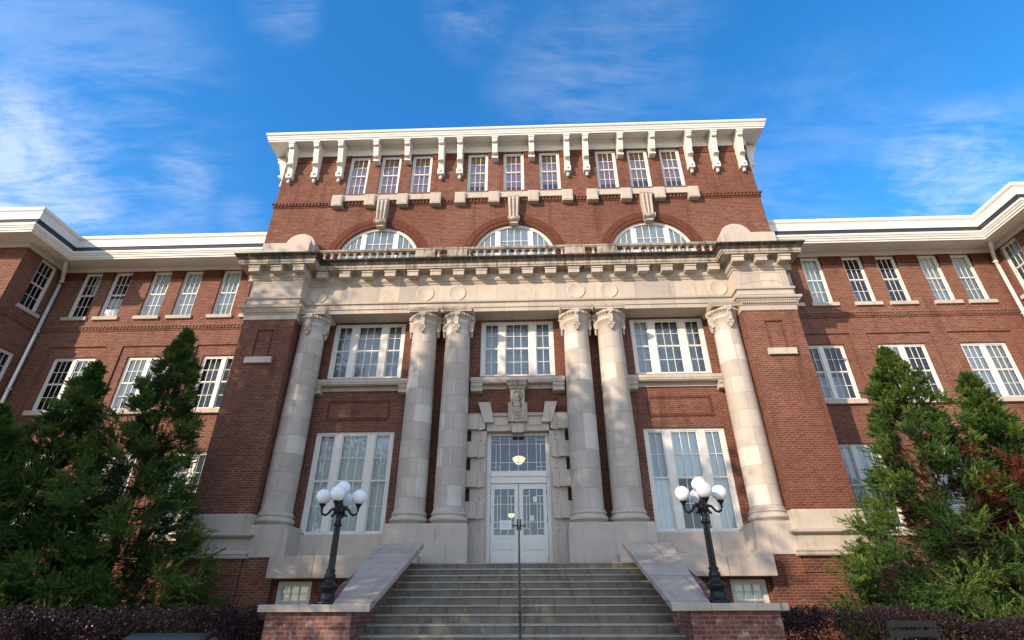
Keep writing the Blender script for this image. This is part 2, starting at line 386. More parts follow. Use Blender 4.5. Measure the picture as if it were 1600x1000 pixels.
def wall(mb, axis, c, inward, u0, u1, z0, z1, holes=(), mi=0):
    """one wall face with openings. axis 'y': face at y=c, u = x. axis 'x': face at x=c, u = y. inward = +1/-1 along the axis.
    hole: (u0,u1,z0,z1,depth,kind) kind open | recess | arch"""
    def P(u, z, d=0):
        return (u, c+inward*d, z) if axis == 'y' else (c+inward*d, u, z)
    us = sorted({u0, u1, *[min(max(h[0], u0), u1) for h in holes], *[min(max(h[1], u0), u1) for h in holes]})
    zs = sorted({z0, z1, *[min(max(h[2], z0), z1) for h in holes], *[min(max(h[3], z0), z1) for h in holes]})
    flip = (axis == 'y' and inward < 0) or (axis == 'x' and inward > 0)
    def F(pts): mb.face(pts[::-1] if flip else pts, mi)
    for i in range(len(us)-1):
        for j in range(len(zs)-1):
            uc, zc = (us[i]+us[i+1])/2, (zs[j]+zs[j+1])/2
            if any(h[0] < uc < h[1] and h[2] < zc < h[3] for h in holes): continue
            F([P(us[i], zs[j]), P(us[i+1], zs[j]), P(us[i+1], zs[j+1]), P(us[i], zs[j+1])])
    for h in holes:
        a, b, lo, hi, d, kind = h
        if kind == 'arch':
            r = (b-a)/2; cx = (a+b)/2; cz = hi-r; n = 28
            arc = [(cx+r*math.cos(math.pi*k/n), cz+r*math.sin(math.pi*k/n)) for k in range(n+1)]
            for k in range(n):
                (x1, y1), (x2, y2) = arc[k], arc[k+1]
                F([P(x2, y2), P(x1, y1), P(x1, hi), P(x2, hi)])
                F([P(x1, y1), P(x2, y2), P(x2, y2, d), P(x1, y1, d)])
            F([P(a, lo), P(a, lo, d), P(a, cz, d), P(a, cz)]); F([P(b, lo, d), P(b, lo), P(b, cz), P(b, cz, d)])
            continue
        F([P(a, lo), P(a, lo, d), P(a, hi, d), P(a, hi)]); F([P(b, lo, d), P(b, lo), P(b, hi), P(b, hi, d)])
        F([P(a, hi, d), P(b, hi, d), P(b, hi), P(a, hi)]); F([P(a, lo), P(b, lo), P(b, lo, d), P(a, lo, d)])
        if kind == 'recess': F([P(a, lo, d), P(b, lo, d), P(b, hi, d), P(a, hi, d)])
    return mb

# ------------------------------------------------------------------ windows (local: x across, y inwards, z up from the sill)
WCACHE = {}
def window(parent, x, y, z, W, H, secs, rz=0, blind=('blind', 0., 1.), rows=2, cas=.075, depth=.13, sill=None, name='window', split=.5):
    """secs: glazed bays (x0,x1,columns) as fractions of W. blind: list of (material, from, to) in fractions of H"""
    key = (round(W, 3), round(H, 3), tuple(secs), rows, cas, split)
    if key not in WCACHE:
        f = MB(); a = -W/2
        fd = .12
        f.box(a, -a, 0, fd, H-cas, H); f.box(a, -a, 0, fd, 0, cas*.8)
        edges = [0]+[e for s_ in secs for e in s_[:2]]+[1]
        for i in range(0, len(edges), 2):
            f.box(a+edges[i]*W, a+edges[i+1]*W, -.012 if 0 < i < len(edges)-2 else 0.003, fd-.003, cas*.8+.002, H-cas-.002)
        sashes = []
        for (s0, s1, nc) in secs:
            x0, x1 = a+s0*W+.002, a+s1*W-.002; zz = [cas*.8+.002, H*split, H-cas-.002]
            for k in (0, 1):
                m = MB(); yb = .052-.028*k; za, zb = zz[k], zz[k+1]+(.02 if k == 0 else 0)
                t = .042; m.box(x0, x0+t, yb, yb+.026, za, zb); m.box(x1-t, x1, yb, yb+.026, za, zb)
                m.box(x0+t, x1-t, yb+.001, yb+.025, za, za+t*1.15); m.box(x0+t, x1-t, yb+.001, yb+.025, zb-t, zb)
                w = (x1-x0-2*t)
                for q in range(1, nc):
                    xm = x0+t+w*q/nc; m.box(xm-.011, xm+.011, yb+.004, yb+.022, za+t*1.15, zb-t)
                for q in range(1, rows):
                    zm = za+t+(zb-za-2*t)*q/rows; m.box(x0+t, x1-t, yb+.006, yb+.020, zm-.011, zm+.011)
                sashes.append(m.mesh('sash', 'paint'))
        g = MB()
        for (s0, s1, nc) in secs:
            g.face([(a+s0*W, .066, cas), (a+s1*W, .066, cas), (a+s1*W, .066, H-cas), (a+s0*W, .066, H-cas)])
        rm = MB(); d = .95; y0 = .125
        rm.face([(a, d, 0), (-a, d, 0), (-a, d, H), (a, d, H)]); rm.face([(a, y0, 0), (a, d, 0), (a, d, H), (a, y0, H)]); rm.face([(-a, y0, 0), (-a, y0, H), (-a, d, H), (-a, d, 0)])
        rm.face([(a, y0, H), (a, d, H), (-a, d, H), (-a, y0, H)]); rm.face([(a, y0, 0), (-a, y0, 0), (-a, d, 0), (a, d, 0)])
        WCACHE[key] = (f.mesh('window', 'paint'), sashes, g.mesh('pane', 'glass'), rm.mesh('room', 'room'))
    fm, sm, gm, rmm = WCACHE[key]
    dv = Matrix.Rotation(rz, 3, 'Z') @ Vector((0, depth, 0))
    o = put(name, fm, parent, (x+dv.x, y+dv.y, z), rz)
    for m in sm: put('sash', m, o)
    put('pane', gm, o); put('room', rmm, o)
    for bl in (blind if isinstance(blind, list) else [blind]):
        if not bl: continue
        mat, f0, f1 = bl[:3]; ys = .125+(bl[3] if len(bl) > 3 else 0)
        b = MB(); n = 1
        spans = bl[4] if len(bl) > 4 else [(0, 1)]
        for (p, q) in spans:
            b.face([(-W/2+p*W+.01, ys, f0*H+.01), (-W/2+q*W-.01, ys, f0*H+.01), (-W/2+q*W-.01, ys, f1*H-.01), (-W/2+p*W+.01, ys, f1*H-.01)])
        b.obj('curtain' if mat in ('lav', 'tan') else 'blind', mat, o)
    if sill:
        over, h, pr = sill
        sb = MB(); sb.box(-W/2-over, W/2+over, -depth-pr, .0, -h, -.002); sb.obj('sill', 'stone_plain', o, bevel=.008)
    return o

# ------------------------------------------------------------------ the building
B = thing('school_building', 'three storey red brick building with limestone columns, a high centre block and white cornices', 'building', (0, 1.25, -1.55))
BOFF = (0, -1.25, 1.55)
class _Off: pass
def bobj(mb, name, mats, loc=(0, 0, 0), rz=0, bevel=0):
    return mb.obj(name, mats, B, (loc[0]+BOFF[0], loc[1]+BOFF[1], loc[2]+BOFF[2]), rz, bevel)
def bput(name, me, loc=(0, 0, 0), rz=0, bevel=0):
    return put(name, me, B, (loc[0]+BOFF[0], loc[1]+BOFF[1], loc[2]+BOFF[2]), rz, bevel)
def bwin(x, y, z, *a, **k):
    return window(B, x+BOFF[0], y+BOFF[1], z+BOFF[2], *a, **k)

TY = .5       # tower wall
WY = 1.25     # wall behind the columns
GY = 2.2      # wing wall
TXH = 10.7    # half width of the tower
TO = -.08     # the tower sits a touch off the axis

# --- tower wall with nine windows and three arches
TW_C = [-7.19, -5.71, -4.25, -1.65, 0, 1.65, 4.25, 5.71, 7.19]; TWW = .94; TZ0, TZ1 = 16.16, 18.49
AC = [-5.74, 0, 5.74]; AR = 1.74; AZ = 12.51
mb = MB()
holes = [(c+TO-TWW/2, c+TO+TWW/2, TZ0, TZ1, .3, 'open') for c in TW_C] + [(c+TO-AR, c+TO+AR, 12.05, AZ+AR, .3, 'arch') for c in AC]
wall(mb, 'y', TY, 1, -TXH+TO, TXH+TO, 11.7, 19.2, holes)
wall(mb, 'x', TXH+TO, -1, TY, 9.5, 11.7, 19.2); wall(mb, 'x', -TXH+TO, 1, TY, 9.5, 11.7, 19.2)
wall(mb, 'y', 9.5, -1, -TXH+TO, TXH+TO, 11.7, 19.2)
bobj(mb, 'wall', 'brick')
# soldier course between the top windows
ed = [-TXH+TO-.028]+[e for c in TW_C for e in (c+TO-TWW/2, c+TO+TWW/2)]+[TXH+TO+.028]
for i in range(0, len(ed), 2):
    mb = MB(); mb.box(ed[i], ed[i+1], TY-.028, TY+.05, 18.13, 18.50); bobj(mb, 'soldier_course', 'brick_band')
# corbelled string course with dentil bricks
def string_course(path, z0, z1, mat, dent=.15, p=.07):
    m = MB(); m.sweep(path, [(0, z0-.06), (.03, z0-.055), (.03, z0), (.045, z0+.004), (.045, z1-.07), (p+.03, z1-.065), (p+.03, z1), (0, z1+.012)])
    for i in range(len(path)-1):
        a, b = Vector(path[i]), Vector(path[i+1]); d = b-a; n = int(d.length/dent)
        if n < 1: continue
        d.normalize(); o = Vector((d.y, -d.x))
        for k in range(n):
            c = a+d*(k+.5)*((b-a).length/n)
            q = [c-d*.036+o*.03, c+d*.036+o*.03, c+d*.036+o*(p+.022), c-d*.036+o*(p+.022)]
            bb = len(m.v); m.v += [(t.x, t.y, z0+.012) for t in q]+[(t.x, t.y, z1-.068) for t in q]
            for f in ((3, 2, 1, 0), (4, 5, 6, 7), (0, 1, 5, 4), (1, 2, 6, 5), (2, 3, 7, 6), (3, 0, 4, 7)):
                m.f.append(tuple(bb+i_ for i_ in f)); m.m.append(0); m.sm.append(False)
    return bobj(m, 'string_course', mat)
string_course([(-TXH+TO, 9), (-TXH+TO, TY), (TXH+TO, TY), (TXH+TO, 9)], 15.45, 15.66, 'brick')
# brick arch rings
for c in AC:
    m = MB()
    for (r0, r1, p) in ((AR+.0, AR+.17, .012), (AR+.175, AR+.44, .03)):
        n = 40
        for k in range(n):
            a0, a1 = math.pi*k/n, math.pi*(k+1)/n
            pts = [(r0, a0), (r1, a0), (r1, a1), (r0, a1)]
            q = [(c+TO+r*math.cos(a), AZ+r*math.sin(a)) for r, a in pts]
            f = [(x, TY-p, z) for x, z in q]
            m.face(f[::-1] if False else [f[0], f[3], f[2], f[1]][::-1])
            m.face([(q[1][0], TY-p, q[1][1]), (q[1][0], TY+.02, q[1][1]), (q[2][0], TY+.02, q[2][1]), (q[2][0], TY-p, q[2][1])])
            m.face([(q[3][0], TY-p, q[3][1]), (q[3][0], TY+.02, q[3][1]), (q[0][0], TY+.02, q[0][1]), (q[0][0], TY-p, q[0][1])])
    bobj(m, 'arch_ring', 'brick_band')
# top windows
for i, c in enumerate(TW_C):
    lo = [.0, .0, .0, .18, .14, .2, .16, .22, .2][i]
    bl = [('lav', lo, .80), ('tan', .80, 1., -.01)] + ([('navy', 0, lo)] if lo else [])
    bwin(c+TO, TY, TZ0, TWW, TZ1-TZ0, ((.10, .90, 3),), blind=bl, cas=.085, depth=.1)
# arch windows
for c in AC:
    f = MB(); n = 36; r1 = AR-.005; r0 = AR-.13; zb = 12.05
    for k in range(n):
        a0, a1 = math.pi*k/n, math.pi*(k+1)/n
        o = [(r1*math.cos(a0), r1*math.sin(a0)), (r1*math.cos(a1), r1*math.sin(a1)), (r0*math.cos(a1), r0*math.sin(a1)), (r0*math.cos(a0), r0*math.sin(a0))]
        f.prism([(x, z+AZ) for x, z in o], 0, .12)
    for s_ in (-1, 1):
        f.box(s_*r0, s_*r1, 0, .12, zb, AZ)
        f.box(s_*.69-.11, s_*.69+.11, -.012, .11, zb, AZ+math.sqrt(r0*r0-.8**2)-.0)
    f.box(-r0, r0, .01, .1, zb, zb+.12)
    w = bobj(f, 'window', 'paint', (c+TO, TY+.1, 0))
    m = MB()
    top = lambda x: AZ+math.sqrt(max(r0*r0-x*x, 0))
    for x in (-.43, -.145, .145, .43)[0:0]+(-.29, 0, .29, -1.0, -1.26, 1.0, 1.26): m.box(x-.014, x+.014, .045, .075, zb+.1, top(abs(x)+.014))
    for z in (12.95, 13.42): m.box(-.58, .58, .046, .074, z-.014, z+.014)
    for s_ in (-1, 1): m.box(s_*.80, s_*(math.sqrt(r0*r0-.44**2)), .046, .074, 12.936, 12.964)
    m.obj('sash', 'paint', w)
    arc = [(r1*math.cos(math.pi*k/n), AZ+r1*math.sin(math.pi*k/n)) for k in range(n+1)]
    g = MB(); g.face([(x, .062, z) for x, z in arc]+[(-r1, .062, zb), (r1, .062, zb)]); g.obj('pane', 'glass', w)
    g = MB(); g.face([(x*1.02, .10, z+.02) for x, z in arc]+[(-r1*1.02, .10, zb), (r1*1.02, .10, zb)]); g.obj('curtain', 'blind', w)

# --- sills with blocks, keystones
def sill_group(c0, half, blocks):
    m = MB(); m.box(c0-half, c0+half, TY-.16, TY+.02, 15.62, 15.93)
    o = bobj(m, 'window_sill', 'stone_plain', bevel=.012)
    for bx in blocks:
        b = MB(); b.box(bx-.235, bx+.235, TY-.26, TY+.03, 15.28, 15.89); b.box(bx-.19, bx+.19, TY-.275, TY-.2, 15.33, 15.84)
        bobj(b, 'sill_block', 'stone_plain', bevel=.012)
sill_group(-5.63+TO, 2.15, [x+TO for x in (-7.81, -6.35, -4.9, -3.44)])
sill_group(5.63+TO, 2.15, [x+TO for x in (7.81, 6.35, 4.9, 3.44)])
sill_group(TO, 2.3, [x+TO for x in (-2.35, -.86, .86, 2.35)])
for c in AC:
    m = MB()
    m.prism_x([(-.16, 15.60), (-.34, 15.60), (-.34, 15.50), (-.30, 15.45), (-.26, 14.9), (-.24, 14.55), (-.27, 14.40), (-.27, 14.27), (-.22, 14.20), (.02, 14.18), (.02, 15.60)][::-1], -.25, .25)
    for i, (x, y, z) in enumerate(m.v): m.v[i] = (x*(.80+.20*min(1, (z-14.2)/1.4)), y, z)
    for x in (-.17, 0, .17):
        m.tube([(x*1.0, -.325, 15.44), (x*.93, -.285, 14.9), (x*.84, -.268, 14.5), (x*.82, -.30, 14.34)], [.06, .05, .05, .065], 8)
    m.tube([(-.22, -.25, 14.33), (.22, -.25, 14.33)], .10, 12)
    for s_ in (-1, 1): m.tube([(s_*.21, -.25, 14.33), (s_*.245, -.25, 14.33)], .115, 12)
    m.box(-.16, .16, -.2, .02, 14.12, 14.25)
    bobj(m, 'keystone', 'stone', (c+TO, TY, 0))

# --- tower cornice: frieze board, sloping soffit, white crown
TP = [(-TXH+TO, 9.5), (-TXH+TO, TY), (TXH+TO, TY), (TXH+TO, 9.5)]
m = MB(); m.sweep(TP, [(0, 18.50), (.05, 18.505), (.05, 18.60), (.075, 18.62), (.075, 18.92), (.11, 18.95), (.13, 19.02), (.0, 19.03)])
bobj(m, 'frieze_board', 'paint')
m = MB(); m.sweep(TP, [(0, 19.03), (.14, 19.02), (.70, 18.85), (.70, 18.92), (.735, 18.94), (.75, 19.02), (.785, 19.07), (.785, 19.11), (.755, 19.12), (.755, 19.15), (.81, 19.18), (.84, 19.24), (.84, 19.29), (.2, 19.42), (-2., 19.65)])
m.box(-TXH+TO+.5, TXH+TO-.5, 1.2, 9.4, 19.3, 19.69)
bobj(m, 'cornice', 'paint')
def bracket(long):
    m = MB(); zb = 17.03 if long else 17.86
    if long:
        pr = [(0, 18.86), (-.66, 18.84), (-.66, 18.66), (-.63, 18.60), (-.56, 18.57), (-.54, 18.57), (-.53, 18.42), (-.47, 18.15), (-.38, 17.90), (-.36, 17.78), (-.40, 17.73), (-.40, 17.66), (-.30, 17.63), (-.24, 17.50), (-.22, 17.36), (-.22, zb), (0, zb)]
    else:
        pr = [(0, 18.86), (-.66, 18.84), (-.66, 18.66), (-.63, 18.60), (-.56, 18.57), (-.54, 18.57), (-.53, 18.42), (-.47, 18.22), (-.42, 18.12), (-.40, 18.05), (-.28, 18.02), (-.28, zb), (0, zb)]
    m.prism_x(pr[::-1], -.12, .12)
    m.prism_x([(0.0, 18.855), (-.69, 18.835), (-.69, 18.74), (0, 18.76)][::-1], -.15, .15)
    m.tube([(-.115, -.59, 18.60), (.115, -.59, 18.60)], .07, 10); m.tube([(-.112, -.42, 17.71 if long else 18.06), (.112, -.42, 17.71 if long else 18.06)], .05, 10)
    if long:
        m.box(-.145, .145, -.25, .0, zb-.002, zb+.30)
        m.ball((0, -.25, zb+.17), .075, 6)
        m.lathe([(.03, 0), (.05, -.03), (.035, -.07), (.075, -.12), (.08, -.17), (.045, -.23), (.01, -.25)][::-1], (0, -.12, zb), 10)
    else:
        m.box(-.145, .145, -.31, .0, zb-.002, zb+.12)
    return m.mesh('bracket', 'paint')
bl_, bs_ = bracket(True), bracket(False)
for s_ in (-1, 1):
    for x in (10.3, 9.13, 7.99, 3.31, 2.45): bput('bracket', bl_, (s_*x+TO, TY, 0), bevel=.01)
    for x in (6.34, 4.89, .84): bput('bracket', bs_, (s_*x+TO, TY, 0), bevel=.01)
    for y in (.95, 2.2, 3.5): bput('bracket', bl_, (s_*TXH+TO, y, 0), R(90)*s_, bevel=.01)

# --- entablature over the columns, breaking forward over the two piers
PX0, PX1 = 8.40, 10.40
EP = [(-PX1, GY), (-PX1, -.05), (-PX0, -.05), (-PX0, .5), (PX0, .5), (PX0, -.05), (PX1, -.05), (PX1, GY)]
m = MB(); m.sweep(EP, [(0, 9.94), (0, 10.10), (.035, 10.11), (.035, 10.29), (.10, 10.33), (.11, 10.40), (.0, 10.41)])
bobj(m, 'architrave', 'stone')
m = MB(); m.sweep(EP, [(0, 10.41), (0, 11.20), (.03, 11.22), (.05, 11.28), (.11, 11.33), (.12, 11.37), (.13, 11.375), (.13, 11.60)], cap=False)
bobj(m, 'frieze', 'stone_frieze')
m = MB(); m.sweep(EP, [(.13, 11.60), (.19, 11.62), (.20, 11.66), (.50, 11.68), (.50, 11.755), (.525, 11.76), (.525, 11.865), (.545, 11.875)], cap=False)
bobj(m, 'cornice', 'stone_soiled')
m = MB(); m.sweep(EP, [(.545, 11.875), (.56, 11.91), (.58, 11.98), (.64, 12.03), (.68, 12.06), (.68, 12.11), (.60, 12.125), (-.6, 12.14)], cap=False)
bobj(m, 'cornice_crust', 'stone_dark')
m = MB(); m.box(-PX1+.1, PX1-.1, .2, GY+.3, 11.98, 12.11); m.face([(-PX0, .5, 9.94), (-PX0, WY, 9.94), (PX0, WY, 9.94), (PX0, .5, 9.94)])
bobj(m, 'soffit', 'stone_plain')
# modillions
md = MB(); md.box(-.215, .215, -.29, .02, 11.40, 11.585); md.box(-.235, .235, -.32, .02, 11.585, 11.655)
mdm = md.mesh('modillion', 'stone'); mdm.name = 'modillion'
for k in range(18):
    bput('modillion', mdm, (-PX0+.62+(2*PX0-1.24)*k/17, .5-.13, 0), bevel=.008)
for s_ in (-1, 1):
    for x in (8.52, 9.40, 10.28): bput('modillion', mdm, (s_*x, -.05-.13, 0), bevel=.008)
    for y in (.45, 1.3): bput('modillion', mdm, (s_*(PX1+.13), y, 0), R(90)*s_, bevel=.008)
# roundels on the frieze
for x in (-7.92, -3.64, -2.36, 2.36, 3.64, 7.92):
    m = MB(); b0 = len(m.v); m.lathe([(.36, 0), (.36, .018), (.335, .026), (.32, .026), (.31, .02), (.001, .024)], (0, 0, 0), 36, cap=False)
    for i in range(len(m.v)): X, Y, Z = m.v[i]; m.v[i] = (X, -Z, Y)
    bobj(m, 'roundel', 'stone_plain', (x, .5, 10.80))
# pier caps with egg and dart, panel on the frieze
for s_ in (-1, 1):
    a, b = (PX0, PX1) if s_ > 0 else (-PX1, -PX0)
    cp = [(a, WY), (a, 0), (b, 0), (b, GY)] if s_ > 0 else [(a, GY), (a, 0), (b, 0), (b, WY)]
    m = MB(); m.sweep(cp, [(0, 9.46), (.03, 9.465), (.03, 9.66), (.06, 9.68), (.07, 9.72), (.12, 9.80), (.16, 9.84), (.16, 9.88), (.21, 9.90), (.23, 9.96), (.23, 10.0), (.03, 10.02)])
    n = 26
    for k in range(n): m.ball((a+(b-a)*(k+.5)/n, -.105, 9.775), .036, 4, 0, (.8, 1, 1.7))
    for k in range(12): m.ball((a-.105 if s_ > 0 else b+.105, .05+k*.085, 9.775), .036, 4, 0, (1, .8, 1.7))
    bobj(m, 'pier_cap', 'stone')
    m = MB()
    for (x0, x1, z0, z1) in ((a+.16, a+.19, 10.62, 11.12), (b-.19, b-.16, 10.62, 11.12), (a+.19, b-.19, 11.09, 11.12), (a+.19, a+.42, 10.62, 10.65), (b-.42, b-.19, 10.62, 10.65), (a+.42, b-.42, 10.72, 10.75), (a+.42, a+.45, 10.65, 10.72), (b-.45, b-.42, 10.65, 10.72)):
        m.box(x0, x1, -.062, -.04, z0, z1)
    bobj(m, 'frieze_panel', 'stone_plain')
    # pier shaft
    m = MB(); cx = s_*9.43
    wall(m, 'y', 0, 1, a, b, 2.2, 9.47, [(cx-.33, cx+.33, 7.90, 9.02, .05, 'recess')])
    wall(m, 'x', a, 1, 0, GY, 2.2, 9.47); wall(m, 'x', b, -1, 0, GY, 2.2, 9.47)
    m.box(cx-.235, cx+.235, .012, .04, 7.90, 8.90)
    bobj(m, 'pier', 'brick')
    m = MB(); m.box(cx-.49, cx+.49, -.11, .03, 7.64, 7.885); bobj(m, 'pier_sill', 'stone_plain', bevel=.01)
    # pier base
    bp = [(a, WY), (a, -.02), (b, -.02), (b, GY)] if s_ > 0 else [(a, GY), (a, -.02), (b, -.02), (b, WY)]
    m = MB(); m.sweep(bp, [(0, 1.15), (.20, 1.16), (.22, 1.21), (.19, 1.24), (.22, 1.30), (.14, 1.37), (.12, 1.40), (.12, 1.72), (.20, 1.75), (.25, 1.78), (.27, 1.81), (.27, 1.85), (.06, 1.90), (.06, 2.42), (.03, 2.455), (0, 2.46)])
    bobj(m, 'pier_base', 'stone')
    m = MB(); wall(m, 'y', -.1, 1, a-.06, b+.06, -1.6, 1.16); wall(m, 'x', a-.06, 1, -.1, GY, -1.6, 1.16); wall(m, 'x', b+.06, -1, -.1, GY, -1.6, 1.16)
    m.sweep([(a-.06, .2), (a-.06, -.1), (b+.06, -.1), (b+.06, .2)], [(0, .72), (.035, .725), (.035, .80), (0, .83)])
    bobj(m, 'pier_footing', 'brick')
    # pedestals and half dome above
    m = MB()
    xa, xb = s_*8.36, s_*10.28
    m.box(xa, xb, -.32, TY+.1, 12.10, 12.86); m.prism_x([(-.32, 12.86), (-.16, 12.98), (.45, 12.98), (.45, 12.86)][::-1], min(xa, xb)+.02, max(xa, xb)-.02)
    bobj(m, 'parapet_block', 'stone_plain', bevel=.015)
    m = MB(); arc = [(.62*math.cos(math.pi*k/24), 12.93+.62*math.sin(math.pi*k/24)) for k in range(25)]
    arc2 = [(.50*math.cos(math.pi*k/24), 12.93+.50*math.sin(math.pi*k/24)) for k in range(25)]
    m.prism([(.62, 12.1)]+arc+[(-.62, 12.1)], -.02, TY+.05)
    m.prism([(.50, 12.4)]+arc2+[(-.50, 12.4)], -.08, -.02)
    bobj(m, 'parapet_dome', 'stone_plain', (s_*8.92, 0, 0), bevel=.03)

# --- balustrade
m = MB(); m.box(-8.05, 8.05, .05, .36, 12.12, 12.22); bobj(m, 'balustrade_plinth', 'stone_soiled')
m = MB(); m.sweep([(-8.05, .36), (-8.05, .08), (8.05, .08), (8.05, .36)], [(-.02, 12.61), (.02, 12.615), (.03, 12.64), (.05, 12.66), (.05, 12.71), (-.1, 12.725)]); m.box(-8.05, 8.05, .07, .34, 12.612, 12.72)
bobj(m, 'balustrade_rail', 'stone_soiled')
for s_ in (-1, 1):
    for (a, b) in ((1.98, 2.79), (3.29, 4.09)):
        m = MB(); m.box(s_*a, s_*b, .06, .34, 12.21, 12.615); m.box(s_*(a+.06), s_*(b-.06), .045, .06, 12.30, 12.56); bobj(m, 'balustrade_die', 'stone_soiled', bevel=.008)
bm_ = MB(); bm_.box(-.085, .085, -.085, .085, .0, .04); bm_.box(-.085, .085, -.085, .085, .35, .395)
bm_.lathe([(.045, .04), (.065, .06), (.085, .11), (.078, .15), (.05, .22), (.04, .28), (.042, .31), (.068, .33), (.068, .352)], (0, 0, 0), 12, cap=False)
bmm = bm_.mesh('baluster', 'stone')
bx = [x for x in np.arange(-7.88, 7.9, .315)]
for x in bx:
    if any(a-.05 < abs(x) < b+.05 for a, b in ((1.98, 2.79), (3.29, 4.09))): continue
    bput('baluster', bmm, (float(x), .2, 12.22))

# --- wall behind the columns
UW = [-5.905, 0., 5.905]; UWW = 2.87; UZ0, UZ1 = 7.52, 9.90; LZ0, LZ1 = 1.96, 5.45
mb = MB()
holes = [(c-UWW/2, c+UWW/2, UZ0, UZ1, .2, 'open') for c in UW]
holes += [(c-UWW/2, c+UWW/2, LZ0, LZ1, .2, 'open') for c in (UW[0], UW[2])] + [(-1.12, 1.12, .9, 5.34, .3, 'open')]
wall(mb, 'y', WY, 1, -PX0, PX0, .6, 9.97, holes)
bobj(mb, 'wall', 'brick')
for c in (UW[0], UW[2]):
    m = MB(); z0, z1, h = 5.86, 6.62, 1.16
    for (x0, x1, a, b) in ((c-h, c+h, z1-.075, z1), (c-h, c+h, z0, z0+.11), (c-h, c-h+.075, z0+.11, z1-.075), (c+h-.075, c+h, z0+.11, z1-.075)): m.box(x0, x1, WY-.03, WY+.02, a, b)
    bobj(m, 'brick_panel', 'brick_band')
TRI = ((.05, .245, 2), (.335, .665, 3), (.755, .95, 2))
bl = {0: [('blind_b', 0, 1., .25)], 1: [('blind_b', 0., 1., .16)], 2: [('blind_b', 0., 1., .04, [(0, .3)]), ('blind_b', 0, 1, .34, [(.3, 1)])]}
for i, c in enumerate(UW): bwin(c, WY, UZ0, UWW, UZ1-UZ0, TRI, blind=bl[i], cas=.085, depth=.09)
bwin(UW[0], WY, LZ0, UWW, LZ1-LZ0, TRI, blind=[('blind', .0, 1., .12)], cas=.1, depth=.09)
bwin(UW[2], WY, LZ0, UWW, LZ1-LZ0, TRI, blind=[('blind', .5, 1., 0, [(.3, 1)]), ('blind', 0, .5, 0, [(0, .3), (.7, 1.)]), ('blind_b', .5, 1, .05, [(0, .3)])], cas=.1, depth=.09)
# long stone sills on brackets
for c, h in ((UW[0], 1.93), (0, 1.76), (UW[2], 1.93)):
    m = MB(); m.sweep([(c-h, WY), (c-h, .92), (c+h, .92), (c+h, WY)], [(-.06, 7.14), (-.02, 7.17), (-.02, 7.22), (.0, 7.24), (0, 7.36), (-.33, 7.40)])
    m.box(c-h+.06, c+h-.06, .98, WY, 7.13, 7.16); m.box(c-h, c+h, WY-.06, WY+.02, 6.98, 7.14)
    bobj(m, 'window_sill', 'stone_plain', bevel=.01)
    for s_ in (-1, 1):
        m = MB(); x0 = c+s_*(h-.46); x1 = c+s_*(h-.02)
        m.prism_x([(WY, 7.13), (.95, 7.13), (.95, 7.05), (.98, 7.0), (1.0, 6.98), (1.0, 6.84), (WY, 6.80)][::-1], min(x0, x1), max(x0, x1))
        bobj(m, 'sill_bracket', 'stone_plain', bevel=.01)

# --- columns
CX = [-7.93, -3.54, -2.255, 2.255, 3.54, 7.93]; CY = .65
zb, zt = 2.14, 9.94
sh = MB(); pr = []
for k in range(17):
    t = k/16; r = .505-(.505-.452)*max(0, (t-.25)/.75)**1.4; pr.append((r, .46+t*(6.72)))
sh.lathe([(.545, .36), (.545, .41), (.515, .44)]+pr+[(.475, 7.19), (.48, 7.22), (.47, 7.25), (.455, 7.26), (.455, 7.36)], n=48, cap=False)
shm = sh.mesh('column', 'drum')
bs = MB(); bs.lathe([(.60, 0), (.60, .10), (.61, .10), (.625, .14), (.615, .20), (.575, .235), (.55, .24), (.545, .29), (.57, .30), (.575, .33), (.565, .355), (.54, .365)], n=48)
bsm = bs.mesh('column_base', 'stone_plain')
cp = MB(); cp.lathe([(.455, 7.34), (.47, 7.37), (.49, 7.39), (.49, 7.41), (.51, 7.42), (.555, 7.48), (.575, 7.545), (.57, 7.58), (.52, 7.60)], n=48, cap=False)
for k in range(30):
    a = 2*math.pi*k/30; cp.ball((.56*math.cos(a), .56*math.sin(a), 7.505), .046, 5, 0, (.85, .85, 1.35))
cp.sweep([(-.55, .55), (-.55, -.55), (.55, -.55), (.55, .55), (-.5501, .55)], [(-.02, 7.60), (.0, 7.605), (.0, 7.66), (.02, 7.68), (.05, 7.74), (.055, 7.79)], cap=False)
cp.face([(-.56, -.56, 7.605), (-.56, .56, 7.605), (.56, .56, 7.605), (.56, -.56, 7.605)])
for a in (-90, 0, 180):
    ca, sa = math.cos(R(a)), math.sin(R(a))
    def lp(u, v, z): return (ca*u-sa*v, sa*u+ca*v, z)
    def lbox(u0, u1, v0, v1, z0, z1):
        b = len(cp.v); cp.v += [lp(u, v, z) for z in (z0, z1) for (u, v) in ((u0, v0), (u1, v0), (u1, v1), (u0, v1))]
        for f in ((3, 2, 1, 0), (4, 5, 6, 7), (0, 1, 5, 4), (1, 2, 6, 5), (2, 3, 7, 6), (3, 0, 4, 7)): cp.f.append(tuple(b+i for i in f)); cp.m.append(0); cp.sm.append(False)
    lbox(.50, .625, -.115, .115, 7.44, 7.60); lbox(.45, .60, -.07, .07, 7.02, 7.44)
    cp.ball(lp(.61, 0, 7.40), .045, 5); lbox(.44, .57, -.12, .12, 6.95, 7.03)
    for (v, z) in ((-.09, 6.93), (0, 6.90), (.09, 6.93), (-.045, 6.84), (.045, 6.84), (0, 6.78)): cp.ball(lp(.52, v, z), .052, 5)
cpm = cp.mesh('capital', 'stone')
for i, x in enumerate(CX):
    c = bput('column', shm, (x, CY, zb), 0)
    put('column_base', bsm, c); put('capital', cpm, c)

